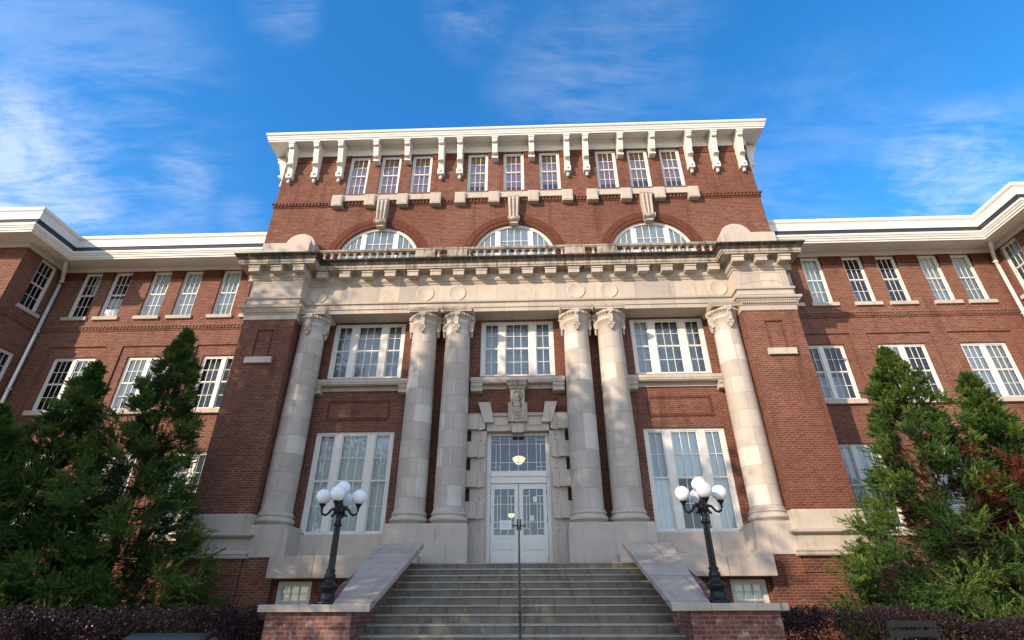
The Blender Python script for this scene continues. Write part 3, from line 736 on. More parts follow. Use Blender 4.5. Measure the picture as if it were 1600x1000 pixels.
# --- stone pedestals, panels and base course
for s_ in (-1, 1):
    m = MB(); m.box(s_*1.54, s_*4.19, -.05, WY-.04, .5, 2.02); m.box(s_*1.56, s_*4.17, -.03, WY-.045, 2.02, 2.14)
    bobj(m, 'pedestal', 'stone_plain', bevel=.012)
    m = MB(); m.box(s_*7.345, s_*8.335, .0, .215, -1.6, 1.20); bobj(m, 'pedestal_footing', 'brick')
    m = MB(); m.box(s_*7.12, s_*8.41, -.03, WY-.04, 1.205, 2.02); m.box(s_*7.22, s_*8.405, -.01, WY-.045, 2.02, 2.14)
    bobj(m, 'pedestal', 'stone_plain', bevel=.012)
    m = MB(); m.box(s_*4.19, s_*7.12, WY-.32, WY+.06, .6, 1.94); bobj(m, 'base_panel', 'stone_plain')
    m = MB(); m.box(s_*2.95, s_*7.34, -.46, WY-.3, .62, 1.22); bobj(m, 'base_course', 'stone_slab', bevel=.012)
    m = MB(); x0, x1 = (2.95, 8.36) if s_ > 0 else (-8.36, -2.95)
    bx0, bx1 = s_*6.73-.53, s_*6.73+.53
    wall(m, 'y', .22, 1, x0, x1, -1.6, .64, [(bx0, bx1, -.55, .56, .25, 'open')])
    bobj(m, 'wall', 'brick')
    bwin(s_*6.73, .22, -.55, 1.06, 1.11, ((.09, .91, 3),), blind=[('blind', 0, 1)], cas=.09, depth=.1)
# brick return above the base course beside the pedestal
# --- door surround
m = MB()
sur = 'stone_plain'
for s_ in (-1, 1):
    m.box(s_*1.11, s_*1.66, WY-.20, WY+.02, .92, 5.80)
    m.box(s_*1.10, s_*1.85, WY-.30, WY+.02, .92, 1.93)
    for (z1, z0) in ((5.89, 5.37), (4.93, 4.39), (3.93, 3.39), (2.92, 2.39)):
        m.box(s_*1.40, s_*1.82, WY-.37, WY+.02, z0, z1)
        m.prism([(s_*1.40, z0-.03), (s_*1.16, z0+.02), (s_*1.16, z1-.02), (s_*1.40, z1)] if s_ < 0 else [(1.16, z0+.02), (1.40, z0-.03), (1.40, z1), (1.16, z1-.02)], WY-.30, WY)
    for k in range(3):
        for j in range(4):
            z = (5.20, 4.22, 3.22, 2.22)[j]-k*.16
            m.ball((s_*1.30, WY-.20, z), .045, 4, 0, (1, .8, 1.2))
m.box(-1.36, 1.36, WY-.20, WY+.02, 5.34, 5.86)
m.box(-1.10, 1.10, WY-.199, WY+.28, 5.335, 5.345)
m.sweep([(-1.70, WY), (-1.70, WY-.22), (1.70, WY-.22), (1.70, WY)], [(0, 5.86), (.04, 5.88), (.06, 5.93), (.08, 5.97), (0, 6.0)]); m.box(-1.70, 1.70, WY-.22, WY+.02, 5.862, 5.99)
for s_ in (-1, 1):
    m.box(s_*.36, s_*.86, WY-.215, WY-.19, 5.55, 5.80)
    for k in range(3): m.ball((s_*(.47+.13*k), WY-.22, 5.545), .05, 4, 0, (1, .5, .6))
    q = [(s_*.86, 5.61), (s_*1.20, 5.61), (s_*1.43, 6.36), (s_*.99, 6.36)]
    m.prism(q if s_ > 0 else q[::-1], WY-.37, WY+.02)
m.prism([(-.20, 5.25), (.20, 5.25), (.245, 5.62), (-.245, 5.62)], WY-.34, WY+.02)
m.box(-.345, .345, WY-.33, WY+.02, 5.64, 6.36)
bobj(m, 'door_surround', sur, bevel=.012)
m = MB(); m.prism([(-.235, 5.60), (.235, 5.60), (.26, 6.86), (-.26, 6.86)], WY-.46, WY+.02)
m.sweep([(-.30, WY), (-.30, WY-.50), (.30, WY-.50), (.30, WY)], [(-.03, 6.80), (.0, 6.83), (.02, 6.90), (.07, 6.95), (.08, 7.06), (.10, 7.10), (0, 7.12)]); m.box(-.32, .32, WY-.52, WY, 6.85, 7.11)
ring = [(.16*math.sin(t)*(1+.12*math.cos(t)), WY-.47, 6.57+.19*math.cos(t)) for t in np.linspace(.5, 2*math.pi-.5, 22)]
m.tube(ring, .028, 8); m.ball((0, WY-.48, 6.58), .10, 8, 0, (.9, .5, 1.15)); m.ball((0, WY-.49, 6.72), .06, 6)
m.tube([(0, WY-.475, 6.36), (.02, WY-.475, 6.2), (0, WY-.47, 6.0), (0, WY-.47, 5.75)], [.03, .022, .025, .02], 6)
for z, w in ((6.17, .11), (5.97, .11), (5.85, .07)):
    for s_ in (-1, 1): m.ball((s_*w*.55, WY-.475, z), .045, 5, 0, (1.5, .5, .6))
m.ball((0, WY-.475, 5.73), .05, 5)
bobj(m, 'keystone', 'stone_soiled')
# --- doors
DY = WY+.08
m = MB()
for s_ in (-1, 1): m.box(s_*1.115, s_*.965, DY, DY+.16, .92, 5.335)
m.box(-.965, .965, DY+.01, DY+.15, 5.24, 5.33); m.box(-.965, .965, DY-.02, DY+.15, 3.58, 3.80); m.box(-1.0, 1.0, DY-.05, DY+.02, 3.80, 3.95); m.box(-.965, .965, DY, DY+.14, 3.95, 4.0)
df = bobj(m, 'door_frame', 'paint', bevel=.008)
m = MB(); m.face([(-.965, DY+.08, 4.0), (.965, DY+.08, 4.0), (.965, DY+.08, 5.24), (-.965, DY+.08, 5.24)]); o_ = m.obj('transom_pane', 'glass_dark', df)
m = MB()
for x in (-.64, -.32, 0, .32, .64): m.box(x-.009, x+.009, DY+.06, DY+.076, 4.0, 5.24)
for z in (4.30, 4.95): m.box(-.965, .965, DY+.061, DY+.075, z-.009, z+.009)
for s_ in (-1, 1):
    m.box(s_*.79-.009, s_*.79+.009, DY+.062, DY+.074, 4.0, 4.95)
    for z in (4.15, 5.09): m.box(s_*.64, s_*.965, DY+.062, DY+.074, z-.008, z+.008)
m.obj('transom_lead', 'paint', df)
for s_ in (-1, 1):
    m = MB(); a, b = s_*.010, s_*.955; y0, y1 = DY+.03, DY+.085
    ga, gb = s_*.15, s_*.83; gz0, gz1 = 1.93, 3.39
    m.box(a, ga, y0, y1, .95, 3.575); m.box(gb, b, y0, y1, .95, 3.575); m.box(ga, gb, y0, y1, gz1, 3.575); m.box(ga, gb, y0, y1, .95, gz0)
    for (z0, z1) in ((1.10, 1.38), (1.48, 1.74)):
        m.box(ga-s_*.02, gb+s_*.02, y0-.012, y0+.01, z0, z1)
    d = bobj(m, 'door', 'paint', bevel=.006)
    g = MB(); g.face([(min(ga, gb), y0+.03, gz0), (max(ga, gb), y0+.03, gz0), (max(ga, gb), y0+.03, gz1), (min(ga, gb), y0+.03, gz1)]); g.obj('door_pane', 'glass_dark', d)
    g = MB(); w = gb-ga
    def vb(t, z0, z1): g.box(ga+w*t-.011, ga+w*t+.011, y0+.008, y0+.026, z0, z1)
    def hb(t0, t1, z): g.box(ga+w*t0, ga+w*t1, y0+.009, y0+.025, z-.011, z+.011)
    vb(.32, gz0, gz1); vb(.68, gz0, gz1); hb(0, 1, 2.90); hb(0, 1, 2.33)
    for t0, t1 in ((0, .32), (.68, 1)):
        hb(t0, t1, 3.17); hb(t0, t1, 2.13); vb((t0+t1)/2, 2.13, 3.17)
    g.obj('muntin', 'paint', d)
    g = MB(); g.box(s_*.05-.025, s_*.05+.025, y0-.012, y0, 2.08, 2.42); g.tube([(s_*.05, y0-.01, 2.22), (s_*.05, y0-.06, 2.22), (s_*.17, y0-.065, 2.215), (s_*.20, y0-.06, 2.20)], [.02, .018, .016, .012], 8)
    g.obj('handle', 'bronze', d)
    g = MB()
    for z in (1.2, 2.4, 3.3): g.box(b-s_*.012, b+s_*.008, y0-.012, y0+.01, z-.08, z+.08)
    g.obj('hinge', 'bronze', d)
# lobby behind the doors
m = MB(); x0, x1, y0, y1, z0, z1 = -1.6, 1.6, DY+.2, 5.2, .93, 5.6
m.face([(x0, y1, z0), (x1, y1, z0), (x1, y1, z1), (x0, y1, z1)]); m.face([(x0, y0, z0), (x0, y1, z0), (x0, y1, z1), (x0, y0, z1)]); m.face([(x1, y0, z0), (x1, y0, z1), (x1, y1, z1), (x1, y1, z0)])
m.face([(x0, y0, z1), (x0, y1, z1), (x1, y1, z1), (x1, y0, z1)]); m.face([(x0, y0, z0), (x1, y0, z0), (x1, y1, z0), (x0, y1, z0)])
m.face([(x0, y0, 5.33), (x1, y0, 5.33), (x1, y0, 5.6), (x0, y0, 5.6)]); m.face([(x0, y0, z0), (-1.1, y0, z0), (-1.1, y0, 5.4), (x0, y0, 5.4)]); m.face([(1.1, y0, z0), (x1, y0, z0), (x1, y0, 5.4), (1.1, y0, 5.4)])
bobj(m, 'lobby', 'lobby')
m = MB(); m.box(-2.6, 2.6, -1.42, WY+.1, .3, .93); bobj(m, 'landing', 'step')

# --- wings
WT = [19.39, 17.99, 16.17, 14.72, 12.93, 11.50]; WW = .87
W2 = [(17.73, 19.55), (14.50, 16.38), (11.32, 13.16)]
RX = 20.8; PY = .19; PE = 27.5
DBL = ((.045, .455, 3), (.545, .955, 3)); SGL = ((.09, .91, 3),)
topb = {-1: [[('blind', .5, 1, 0, [(.6, 1)])], [('blind', 0, .45)], [('blind', 0, 1)], [('blind', 0, 1)], [('blind', 0, 1)], [('blind', 0, 1)]],
        1: [[('blind', 0, 1)], [('blind', 0, 1)], [], [('blind_b', 0, .35, .4)], [('blind', 0, 1, .05)], [('blind', 0, 1)]]}
dblb = {-1: [[('blind', 0, 1, 0, [(.66, 1.)])], [('blind', 0, 1, 0)], [('blind', .0, 1, .3)]],
        1: [[('blind', 0, 1)], [('blind', .2, 1, 0, [(0, .47)])], [('blind_b', 0, .5, .4)]]}
for s_ in (-1, 1):
    H = []
    for c in WT: H.append((s_*c-WW/2, s_*c+WW/2, 10.99, 13.34, .25, 'open'))
    for (a, b) in W2:
        a2, b2 = (a, b) if s_ > 0 else (-b, -a)
        H.append((a2-.34, b2+.34, 6.3, 9.55, .055, 'hollow')); H.append((a2-.05, b2+.05, 2.1, 5.05, .25, 'open'))
    m = MB(); x0, x1 = (PX1, RX) if s_ > 0 else (-RX, -PX1)
    wall(m, 'y', GY, 1, x0, x1, -1.6, 13.65, H)
    for (a, b) in W2:
        a2, b2 = (a, b) if s_ > 0 else (-b, -a)
        wall(m, 'y', GY+.055, 1, a2-.34, b2+.34, 6.3, 9.55, [(a2, b2, 6.74, 9.08, .22, 'open')])
    # corner pavilion
    RH = [(y0_, y1_, z0_, z1_, .25, 'open') for (y0_, y1_, z0_, z1_) in ((.98, 1.82, 10.99, 13.34), (.98, 1.82, 6.74, 9.08), (.98, 1.82, 2.1, 5.05))]
    wall(m, 'x', s_*RX, s_, PY, GY, -1.6, 13.65, RH)
    x0, x1 = (RX, PE) if s_ > 0 else (-PE, -RX)
    FH = [(s_*c-.45, s_*c+.45, z0_, z1_, .25, 'open') for c in (23.4, 25.2) for (z0_, z1_) in ((10.99, 13.34), (6.74, 9.08), (2.1, 5.05))]
    wall(m, 'y', PY, 1, x0, x1, -1.6, 13.65, FH)
    wall(m, 'x', s_*PE, -s_, PY, 8, -1.6, 13.65)
    bobj(m, 'wall', 'brick_wing')
    # windows
    for i, c in enumerate(WT): bwin(s_*c, GY, 10.99, WW, 2.35, SGL, blind=topb[s_][i], sill=(.13, .17, .09), cas=.07, depth=.09)
    for i, (a, b) in enumerate(W2):
        bwin(s_*(a+b)/2, GY+.055, 6.74, b-a, 2.34, DBL, blind=dblb[s_][i], sill=(.12, .19, .12), cas=.075, depth=.07)
        bwin(s_*(a+b)/2, GY, 2.1, b-a+.1, 2.95, DBL, blind=[('blind', 0, 1)], sill=(.12, .19, .08), cas=.075, depth=.09)
    for (z, h, bl) in ((10.99, 2.35, []), (6.74, 2.34, [('blind_b', 0, 1, .3)]), (2.1, 2.95, [('blind', 0, 1)])):
        bwin(s_*RX, 1.40, z, .84, h, SGL, rz=-R(90)*s_, blind=bl if s_ < 0 else [('blind', 0, 1, .1)], sill=(.12, .17, .08), cas=.07, depth=.09)
        for c in (23.4, 25.2): bwin(s_*c, PY, z, .9, h, SGL, blind=[('blind', 0, 1)], sill=(.12, .17, .08), cas=.07, depth=.09)
    # soldier course between the top windows
    ed = sorted([PX1]+[e for c in WT for e in (c-WW/2, c+WW/2)]+[RX-.03])
    for i in range(0, len(ed), 2):
        m = MB(); m.box(s_*ed[i], s_*ed[i+1], GY-.028, GY+.05, 12.92, 13.34); bobj(m, 'soldier_course', 'brick_band')
    path = [(PX1, GY), (RX, GY), (RX, PY), (PE, PY)]
    if s_ < 0: path = [(-x, y) for x, y in path][::-1]
    string_course(path, 10.33, 10.52, 'brick_wing', .15, .05)
    m = MB(); m.sweep(path, [(0, 13.345), (.05, 13.35), (.05, 13.42), (.07, 13.44), (.07, 13.60), (.0, 13.62)]); bobj(m, 'frieze_board', 'paint')
    m = MB(); m.sweep(path, [(0, 13.62), (.07, 13.61), (.09, 13.55), (.55, 13.47), (.56, 13.44), (1.02, 13.36), (1.02, 13.42), (1.06, 13.44), (1.07, 13.52), (1.10, 13.54), (1.12, 13.60), (1.15, 13.62), (1.16, 13.72), (1.08, 13.73), (1.05, 13.76)])
    bobj(m, 'gutter', 'paint')
    m = MB(); m.sweep(path, [(1.05, 13.74), (.90, 14.10), (.4, 14.12)]); bobj(m, 'slate_roof', 'slate')
    m = MB(); m.sweep(path, [(.80, 14.10), (.93, 14.11), (.93, 14.30), (.94, 14.36), (.95, 14.46), (1.0, 14.52), (1.02, 14.58), (1.02, 14.66), (.9, 14.67), (-3., 14.9)]); bobj(m, 'roof_cornice', 'paint')
    # downspout in the corner
    m = MB(); X = s_*(RX-.16); Y = GY-.16
    m.tube([(s_*(RX-.66), GY-.80, 13.46), (s_*(RX-.62), GY-.74, 13.26), (s_*(RX-.32), GY-.36, 13.06), (X, Y, 12.90), (X, Y, 12.6)], .075, 12); m.tube([(X, Y, 12.6), (X, Y, -1.5)], .068, 12)
    for z in (12.75, 10.2, 7.6, 5.0, 2.4):
        m.tube([(X, Y, z), (X, Y, z+.07)], .085, 12); m.box(X-.13, X+.13, Y-.012, Y+.03, z+.015, z+.05)
    bobj(m, 'downspout', 'pipe')
# solid core so that no light comes through the building
m = MB(); m.box(-PX0, PX0, 5.4, 9.3, -1.5, 12.0); m.box(-27.3, 27.3, 7.9, 8.3, -1.5, 14.6); bobj(m, 'back_wall', 'brick')

# ------------------------------------------------------------------ stairs, cheek walls, rail
SX = .15; NS = 15; RI, TRD = .165, .46; SZ, SY = .935, -1.45; GZ = SZ-NS*RI
st = MB(); x0, x1 = -3.08, 3.08
def quad(a, b, mi): st.face([(x0, *a), (x1, *a), (x1, *b), (x0, *b)], mi)
side = [(SY+.03, GZ-.05)]
y, z = SY, SZ
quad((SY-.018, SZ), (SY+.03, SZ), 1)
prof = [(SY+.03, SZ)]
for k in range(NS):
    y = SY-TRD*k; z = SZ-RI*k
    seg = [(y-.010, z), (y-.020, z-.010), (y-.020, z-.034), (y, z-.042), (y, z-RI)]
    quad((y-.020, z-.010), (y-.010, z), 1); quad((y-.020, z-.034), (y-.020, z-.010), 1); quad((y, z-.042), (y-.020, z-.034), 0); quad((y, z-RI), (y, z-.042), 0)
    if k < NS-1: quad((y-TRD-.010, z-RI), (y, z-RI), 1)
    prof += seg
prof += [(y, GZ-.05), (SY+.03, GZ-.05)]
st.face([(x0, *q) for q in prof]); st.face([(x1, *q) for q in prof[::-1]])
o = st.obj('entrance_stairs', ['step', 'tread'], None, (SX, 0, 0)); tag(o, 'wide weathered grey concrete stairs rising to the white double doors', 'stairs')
def fix(o):
    b = bmesh.new(); b.from_mesh(o.data); bmesh.ops.recalc_face_normals(b, faces=b.faces); b.to_mesh(o.data); b.free()
PLY = -6.3
for s_ in (-1, 1):
    t = thing('cheek_wall', ('brick stair wall with sloping stone slab, left of the steps under the lamp' if s_ < 0 else 'brick stair wall with sloping stone slab, right of the steps under the lamp'), 'stair wall', (SX+s_*3.6, -4, GZ), 0, 'walls flanking the stairs')
    def T(mb, n, mt, bevel=0): return mb.obj(n, mt, t, (-s_*3.6, 4, -GZ), 0, bevel)
    m = MB(); xi, xo, xt = s_*3.07, s_*3.9, s_*4.70
    # sloping inner wall
    m.prism_x([(-.5, GZ), (PLY+.12, GZ), (PLY+.12, -.16), (-1.62, 1.20), (-1.62, 1.36), (-1.35, 1.36), (-1.35, GZ)][::-1], min(xi, xo), max(xi, xo))
    m.box(s_*3.9, s_*4.66, PLY+.12, -.3, GZ, -.15)
    b = T(m, 'brick_body', 'brick_old'); fix(b)
    m = MB()
    top = [(s_*2.72, -1.55, 1.43), (s_*4.03, -1.55, 1.41), (s_*3.42, PLY, -.03), (s_*2.72, PLY, -.03)]
    bot = [(x, y+(.02 if y > -3 else 0), z-.125) for x, y, z in top]
    V = top+bot; base = len(m.v); m.v += V
    for f in ((0, 1, 2, 3), (7, 6, 5, 4), (0, 3, 7, 4), (3, 2, 6, 7), (2, 1, 5, 6), (1, 0, 4, 5)): m.f.append(f); m.m.append(0); m.sm.append(False)
    b = T(m, 'sloping_slab', 'stone_slab', .01); fix(b)
    m = MB(); m.box(s_*3.423, s_*4.78, PLY, -.35, -.152, -.03); T(m, 'coping', 'stone_slab', .01)
t = thing('handrail', 'slender dark metal handrail running down the middle of the stairs', 'handrail', (.12, -4, GZ))
m = MB(); A = Vector((.06, SY-.25, 1.84)); Bv = Vector((.185, -7.6, -.12))
m.tube([A+Vector((-.002, .12, -.05)), A+Vector((0, .05, 0)), A, Bv, Bv+Vector((.003, -.12, -.03)), Bv+Vector((.003, -.16, -.10))], .022, 8)
m.obj('rail', 'bronze', t, (-.12, 4, -GZ))
for k in (0, .5, 1):
    p = A.lerp(Bv, k); kk = round((SY-p.y)/TRD); z = SZ-RI*max(kk, 0)-.0
    m = MB(); m.tube([(p.x, p.y, z-.15), (p.x, p.y, p.z)], .02, 8); m.lathe([(.05, 0), (.05, .015), (.03, .03)], (p.x, p.y, z), 10); m.obj('post', 'bronze', t, (-.12, 4, -GZ))

# ------------------------------------------------------------------ street lamps
def street_lamp(x, y, z, label, rz):
    t = thing('street_lamp', label, 'street lamp', (x, y, z), rz, 'five globe lamps on the stair walls')
    m = MB(); m.lathe([(.21, 0), (.215, .03), (.20, .05), (.165, .065), (.145, .10), (.13, .17), (.135, .20), (.165, .24), (.19, .275), (.19, .295), (.15, .33), (.10, .36), (.085, .40), (.105, .44), (.11, .48), (.085, .52), (.075, .54), (.09, .56), (.09, .58), (.072, .60)], n=24)
    for k in range(8):
        a = 2*math.pi*k/8; m.ball((.185*math.cos(a), .185*math.sin(a), .05), .035, 5, 0, (1, 1, .8))
    m.obj('base', 'iron', t)
    m = MB(); n = 20; pr = [(.068, .60), (.060, 1.36)]
    b = len(m.v)
    for r, zz in pr:
        for k in range(2*n):
            a = math.pi*k/n; q = r*(1 if k % 2 else .88); m.v.append((q*math.cos(a), q*math.sin(a), zz))
    for k in range(2*n): m.f.append((b+k, b+(k+1) % (2*n), b+2*n+(k+1) % (2*n), b+2*n+k)); m.m.append(0); m.sm.append(False)
    m.lathe([(.06, 1.36), (.085, 1.38), (.09, 1.40), (.06, 1.43), (.055, 1.50), (.065, 1.54), (.05, 1.56), (.075, 1.60), (.10, 1.64), (.10, 1.70), (.07, 1.74), (.05, 1.80), (.035, 1.86), (.04, 1.90), (.065, 1.94), (.07, 1.97)], n=16)
    m.obj('post', 'iron', t)
    gl = MB(); gl.ball((0, 0, .145), .152, 16); glm = gl.mesh('globe', 'globe')
    for k in range(4):
        a = k*math.pi/2; ca, sa = math.cos(a), math.sin(a)
        m = MB(); P = lambda r, zz: (r*ca, r*sa, zz)
        m.tube([P(.05, 1.66), P(.11, 1.70), P(.17, 1.68), P(.23, 1.60), P(.28, 1.575), P(.34, 1.60), P(.36, 1.66), P(.36, 1.71)], [.035, .032, .026, .024, .024, .024, .022, .022], 8)
        m.tube([P(.07, 1.64), P(.11, 1.58), P(.15, 1.55), P(.155, 1.585)], [.03, .026, .02, .012], 6)
        m.lathe([(.02, 0), (.03, .02), (.05, .06), (.07, .075), (.07, .095), (.05, .10)], P(.36, 1.70), 12)
        arm = m.obj('arm', 'iron', t)
        put('globe', glm, arm, P(.36, 1.79))
    g = put('globe', glm, t, (0, 0, 1.955))
    return t
street_lamp(SX-3.63, -6.02, -.03, 'black iron lamp with five white globes, on the left stair wall', R(6))
street_lamp(SX+3.66, -6.02, -.03, 'black iron lamp with five white globes, on the right stair wall', R(-5))

# ------------------------------------------------------------------ notices and lamps in the lobby
def notice(x, z, w, h, label):
    m = MB(); y = DY+.022; m.box(x-w/2, x+w/2, y-.003, y, z-h/2, z+h/2, 0)
    for k in range(5): m.box(x-w*.36, x+w*(.36-.12*(k % 2)), y-.0045, y-.003, z+h*(.30-.14*k), z+h*(.30-.14*k)+h*.035, 1)
    o = m.obj('notice', ['paper', 'ink'], None); tag(o, label, 'notice', 'papers on the doors')
notice(-.45, 2.24, .38, .29, 'largest paper notice taped to the glass of the left door')
notice(.44, 2.45, .12, .16, 'small paper low on the glass of the right door')
notice(.55, 3.05, .12, .18, 'small paper near the top of the right door glass')
def pendant(x, y, z, label, k=1.):
    t = thing('pendant_lamp', label, 'pendant lamp', (x, y, z), 0, 'lit lamps in the entrance lobby')
    m = MB(); m.lathe([(r*k, h*k) for r, h in ((.05, .16), (.13, .15), (.23, .10), (.24, .06), (.17, -.06), (.10, -.12), (.02, -.14))][::-1], n=20); m.obj('lamp_shade', 'litlamp', t)
    m = MB(); m.tube([(0, 0, .15), (0, 0, 5.6-z)], .012, 6); m.lathe([(.06, .15), (.06, .19), (.02, .22)], n=12); m.obj('stem', 'bronze', t)
pendant(.0, 2.3, 4.58, 'lit pendant lamp seen through the transom above the doors')
pendant(-.36, 4.4, 2.95, 'small lit lamp deep in the lobby, seen through the left door', .55)

# ------------------------------------------------------------------ vegetation
def mesh_quads(name, V, mi, mats):
    """V: (n,4,3) quads, mi: (n,) material slots"""
    n = len(V); me = bpy.data.meshes.new(name)
    me.vertices.add(4*n); me.vertices.foreach_set('co', V.reshape(-1).astype(np.float32))
    me.loops.add(4*n); me.loops.foreach_set('vertex_index', np.arange(4*n, dtype=np.int32))
    me.polygons.add(n); me.polygons.foreach_set('loop_start', np.arange(0, 4*n, 4, dtype=np.int32))
    me.polygons.foreach_set('material_index', mi.astype(np.int32))
    for m in mats: me.materials.append(M[m])
    me.update(calc_edges=True); me.validate()
    return me
def unit(a): return a/np.maximum(np.linalg.norm(a, axis=-1, keepdims=True), 1e-9)

def plumes(rng, P, D, length, nb, bl, bw, spread=.75):
    """feathery shoots: P base points, D directions (n,3); nb blades each"""
    n = len(P); t = rng.random((n, nb))**.8
    ref = np.tile(np.array([0, 0, 1.]), (n, 1)); a = unit(np.cross(D, ref)+1e-4); b = np.cross(a, D)
    th = rng.random((n, nb))*2*np.pi
    rad = a[:, None]*np.cos(th)[..., None]+b[:, None]*np.sin(th)[..., None]
    sp = spread*(1.05-t*.75)[..., None]
    d = unit(D[:, None]+rad*sp+rng.normal(0, .12, (n, nb, 3)))
    base = P[:, None]+D[:, None]*(t*length[:, None])[..., None]
    L_ = (bl*(1.1-.55*t)*rng.uniform(.7, 1.2, (n, nb)))[..., None]
    side = unit(np.cross(d, rng.normal(0, 1, (n, nb, 3))))*(bw*rng.uniform(.7, 1.25, (n, nb)))[..., None]
    tip = base+d*L_+np.array([0, 0, -.02])
    mid = base+d*L_*.5
    Q = np.stack([base, mid+side, tip, mid-side], 2).reshape(-1, 4, 3)
    return Q, t.reshape(-1)

def conifer(x, y, zg, H, r0, label, seed, rust=0., lean=(0, 0), n_tuft=460, power=.8):
    rng = np.random.default_rng(seed)
    t = thing('conifer_tree', label, 'conifer tree', (x, y, zg), 0, 'conifers beside the entrance')
    tr = MB(); px = [(lean[0]*k, lean[1]*k, H*.96*k) for k in np.linspace(0, 1, 9)]
    tr.tube(px, [r0*.042*(1-.9*k)+.010 for k in np.linspace(0, 1, 9)], 8)
    P = []; D = []; LN = []; TU = []; KK = []
    for i in range(n_tuft):
        h = ((i+rng.random())/n_tuft)**1.35; az = i*2.39996+rng.normal(0, .5)
        prof = (1-h)**power*(1.0 if h > .08 else .9+1.2*h)
        rf = rng.uniform(.78, 1.10) if i % 5 < 3 else rng.uniform(.15, .75)
        rr = r0*prof*rf*(.90+.13*math.sin(3*az+seed)+.10*math.sin(9*h+az*2))
        z = .25+H*h*.955; ax = np.array([lean[0]*h, lean[1]*h, 0])
        C = ax+np.array([math.cos(az)*rr, math.sin(az)*rr, z])
        o = ax+np.array([0, 0, max(.05, z-rr*rng.uniform(.05, .45))])
        tr.tube([o, (o+C)/2+np.array([0, 0, -.10*rr]), C], [max(.008*rr+.005, .006), .007, .004], 5, cap=False)
        s_ = (.08+.44*(1-h)**.55)*rng.uniform(.75, 1.25)
        out = np.array([math.cos(az), math.sin(az), .55+.9*h])
        m = int(26*rng.uniform(.8, 1.2)*(.6+.4*(1-h)))
        for q in range(m):
            dd = unit(rng.normal(0, 1, 3))*.85+out*.75
            P.append(C+unit(rng.normal(0, 1, 3))*s_*rng.random()**.5*.55); D.append(dd); LN.append(s_*rng.uniform(.65, 1.3)); TU.append(i); KK.append(rf)
    P = np.array(P); D = unit(np.array(D)); LN = np.array(LN); nb = 32
    Q, tt = plumes(rng, P, D, LN, nb, .165, .0088, .56)
    tu = np.repeat(np.array(TU), nb); kk = np.repeat(np.array(KK), nb); pr_ = np.repeat(rng.random(len(P)), nb)
    trd = rng.random(n_tuft)[tu]
    mi = np.zeros(len(Q), int)
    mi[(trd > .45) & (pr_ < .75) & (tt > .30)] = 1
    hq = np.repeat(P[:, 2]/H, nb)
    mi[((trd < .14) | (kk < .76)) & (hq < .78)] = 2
    if rust:
        hh = np.repeat(P[:, 2]/H, nb); xx = np.repeat(P[:, 0]/r0, nb)
        mi[(np.abs(hh-rust[1]) < rust[2]) & (np.abs(xx-rust[0]) < rust[3]) & (trd > .25)] = 3
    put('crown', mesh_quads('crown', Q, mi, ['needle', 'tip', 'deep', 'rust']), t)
    tr.obj('trunk', 'bark', t)
    return t
conifer(-11.0, -1.9, GZ, 9.75, 2.75, 'tallest dark conifer left of the steps, beside the left brick pier', 1, n_tuft=390, power=1.0)
conifer(-13.0, -2.6, GZ, 8.15, 2.6, 'middle conifer of the left clump with a feathery pale top', 2, n_tuft=380, power=1.0)
conifer(-13.9, -4.0, GZ, 6.2, 2.7, 'lowest dark green conifer at the left edge of the photo', 3, n_tuft=420, power=.8)
conifer(11.55, -1.9, GZ, 8.5, 3.3, 'sunlit conifer with rusty dead sprays beside the right brick pier', 4, rust=(.22, .50, .10, .26), n_tuft=400, power=.92)
conifer(13.7, -1.9, GZ, 7.6, 2.2, 'second conifer from the right pier, with a slim pointed top', 5, rust=(-.5, .45, .09, .28), n_tuft=360, power=.95)
conifer(14.6, -3.2, GZ, 5.9, 2.7, 'broad low conifer at the right edge with brown patches near the ground', 6, rust=(-.5, .20, .14, .5), n_tuft=500, power=.75)

def hedge(x, y, z, sx, sy, sz, label, seed, n=26000):
    rng = np.random.default_rng(seed)
    u = unit(rng.normal(0, 1, (n, 3))); u[:, 2] = np.abs(u[:, 2])
    p = np.sign(u)*np.abs(u)**.55
    p = p/np.max(np.abs(p)**1, axis=1, keepdims=True)**.55
    bump = 1+.05*np.sin(p[:, :1]*9+seed)*np.cos(p[:, 1:2]*7)+.05*np.sin(p[:, :1]*23+p[:, 2:]*11)
    dep = 1-rng.random((n, 1))**2*.22
    C = p*np.array([sx, sy, sz])*bump*dep+rng.normal(0, .018, (n, 3)); C[:, 2] = np.maximum(C[:, 2], .02)
    d = unit(u+rng.normal(0, .8, (n, 3))); s = unit(np.cross(d, rng.normal(0, 1, (n, 3))))
    l = rng.uniform(.025, .05, (n, 1)); w = l*.42
    Q = np.stack([C-d*l*.2, C+d*l*.5+s*w, C+d*l*1.1, C+d*l*.5-s*w], 1)
    mi = (rng.random(n) < .05).astype(int)
    t = thing('hedge', label, 'hedge', (x, y, z), 0, 'clipped purple hedges')
    put('foliage', mesh_quads('foliage', Q, mi, ['plum', 'plum2']), t)
    m = MB()
    for k in range(14):
        a = rng.uniform(-.7, .7)*sx; b = rng.uniform(-.6, .6)*sy
        m.tube([(a*.9, b*.9, 0), (a, b, sz*.5), (a*1.05+rng.normal(0, .05), b*1.1, sz*.86)], [.014, .010, .005], 5)
    m.obj('stem', 'bark', t)
hedge(-7.3, -4.6, GZ, 2.0, .95, 1.42, 'clipped dark purple hedge against the left stair wall', 11)
hedge(-11.2, -5.2, GZ, 2.2, 1.1, 1.45, 'rounded dark purple hedge at the far left under the conifers', 12)
hedge(7.3, -3.6, GZ, 2.1, .9, 1.36, 'clipped dark purple hedge against the right stair wall', 13)
hedge(11.0, -5.0, GZ, 2.0, 1.0, 1.20, 'dark purple hedge under the right conifers behind the bench', 14)

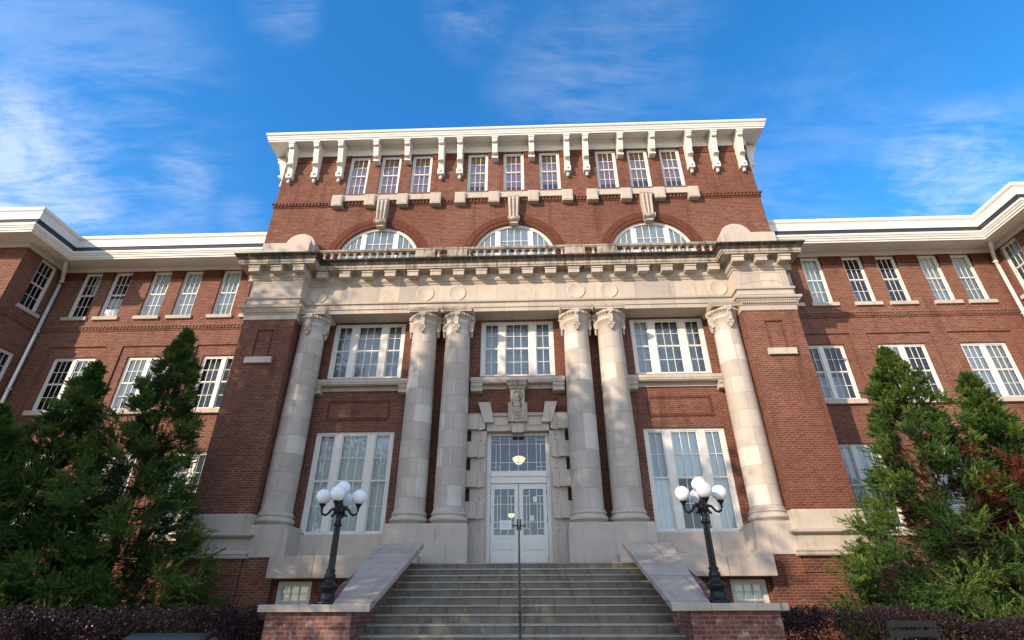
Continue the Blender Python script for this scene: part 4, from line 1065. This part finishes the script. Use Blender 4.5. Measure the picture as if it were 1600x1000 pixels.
# shade trees on the lawn behind the photographer: they throw the dappled shade and show in the window panes
def shade_tree(x, y, zc, rx, rz_, label, seed, nclump=300):
    rng = np.random.default_rng(seed)
    t = thing('shade_tree', label, 'tree', (x, y, GZ), 0, 'lawn trees facing the building')
    m = MB(); zc = zc-GZ
    m.tube([(0, 0, 0), (.1, .05, zc*.35), (0, .1, zc*.7), (.1, 0, zc+rz_*.5)], [.42, .34, .26, .08], 10)
    u = unit(rng.normal(0, 1, (nclump, 3)))*(rng.random((nclump, 1))**.42)
    C = u*np.array([rx, rx, rz_])*(1+.12*np.sin(5*u[:, :1]+seed)); C[:, 2] += zc
    for c in C[::3]:
        b = np.array([0, 0, max(zc*.35, c[2]-.9*np.hypot(c[0], c[1])-.6)]); q = (b+c)/2+np.array([0, 0, -.25])
        m.tube([b, q, c], [.09, .05, .015], 5, cap=False)
    m.obj('trunk', 'bark', t)
    k = 62; P = (C[:, None]+rng.normal(0, .42, (nclump, k, 3))).reshape(-1, 3); n = len(P)
    d = unit(rng.normal(0, 1, (n, 3))); s = unit(np.cross(d, rng.normal(0, 1, (n, 3)))); l = rng.uniform(.10, .19, (n, 1))
    Q = np.stack([P-d*l, P+s*l*.6, P+d*l, P-s*l*.6], 1)
    put('crown', mesh_quads('crown', Q, np.zeros(n), ['oak']), t)
    return t
shade_tree(-24.8, -18, 14.9, 5.0, 6.3, 'tall spreading tree on the lawn, tallest of the row facing the left pier', 21, 250)
shade_tree(-18.0, -18.5, 13.9, 5.0, 5.4, 'broad round tree on the lawn, facing the stairs', 22, 330)
shade_tree(-11.8, -19.5, 6.6, 3.9, 3.9, 'smallest lawn tree, low and round, beside the path', 23, 260)

# ------------------------------------------------------------------ bench and storage box
t = thing('metal_bench', 'black metal bench in front of the right hedge', 'bench', (6.65, -7.0, GZ))
m = MB()
for z in (1.20, 1.06, .92): m.box(-.40, .40, .2, .235, z-.045, z+.045)
m.obj('backrest', 'iron', t)
m = MB()
for k in range(5): m.box(-.40, .40, -.28+k*.1, -.20+k*.1, .60, .63)
m.obj('seat', 'iron', t)
for x in (-.37, .37):
    m = MB(); m.tube([(x, .2, 0), (x, .17, .6), (x, .23, 1.25)], .022, 6); m.tube([(x, -.26, 0), (x, -.26, .82), (x, .17, .84)], .02, 6); m.obj('frame', 'iron', t)
t = thing('storage_box', 'dark blue metal storage box with a rounded end, in front of the left hedge', 'storage box', (-5.65, -7.0, GZ))
m = MB(); ar = [(.30*math.cos(math.pi*k/12), .82+.28*math.sin(math.pi*k/12)) for k in range(13)]
m.prism_x([(a, b) for a, b in ar]+[(-.30, 0.02), (.30, .02)], -.68, .60); b = m.obj('body', 'navyiron', t, bevel=.01); fix(b)
m = MB(); ar2 = [(.34*math.cos(math.pi*k/12), .80+.32*math.sin(math.pi*k/12)) for k in range(13)]
m.prism_x(ar2+[(-.34, .74), (.34, .74)], .60, .70); b = m.obj('end_cap', 'iron', t); fix(b)
m = MB(); ar3 = [(.24*math.cos(math.pi*k/12), .82+.22*math.sin(math.pi*k/12)) for k in range(13)]
m.prism_x(ar3, .70, .715); b = m.obj('end_plate', 'bluecap', t); fix(b)

# ------------------------------------------------------------------ ground
m = MB(); m.face([(-400, -400, GZ-.008), (400, -400, GZ-.008), (400, 400, GZ-.008), (-400, 400, GZ-.008)]); o = m.obj('ground', 'grass'); o['kind'] = 'structure'
m = MB(); m.face([(-3.2, -60, GZ-.003), (3.5, -60, GZ-.003), (3.5, -7.6, GZ-.003), (-3.2, -7.6, GZ-.003)]); o = m.obj('path', 'walk'); o['kind'] = 'structure'
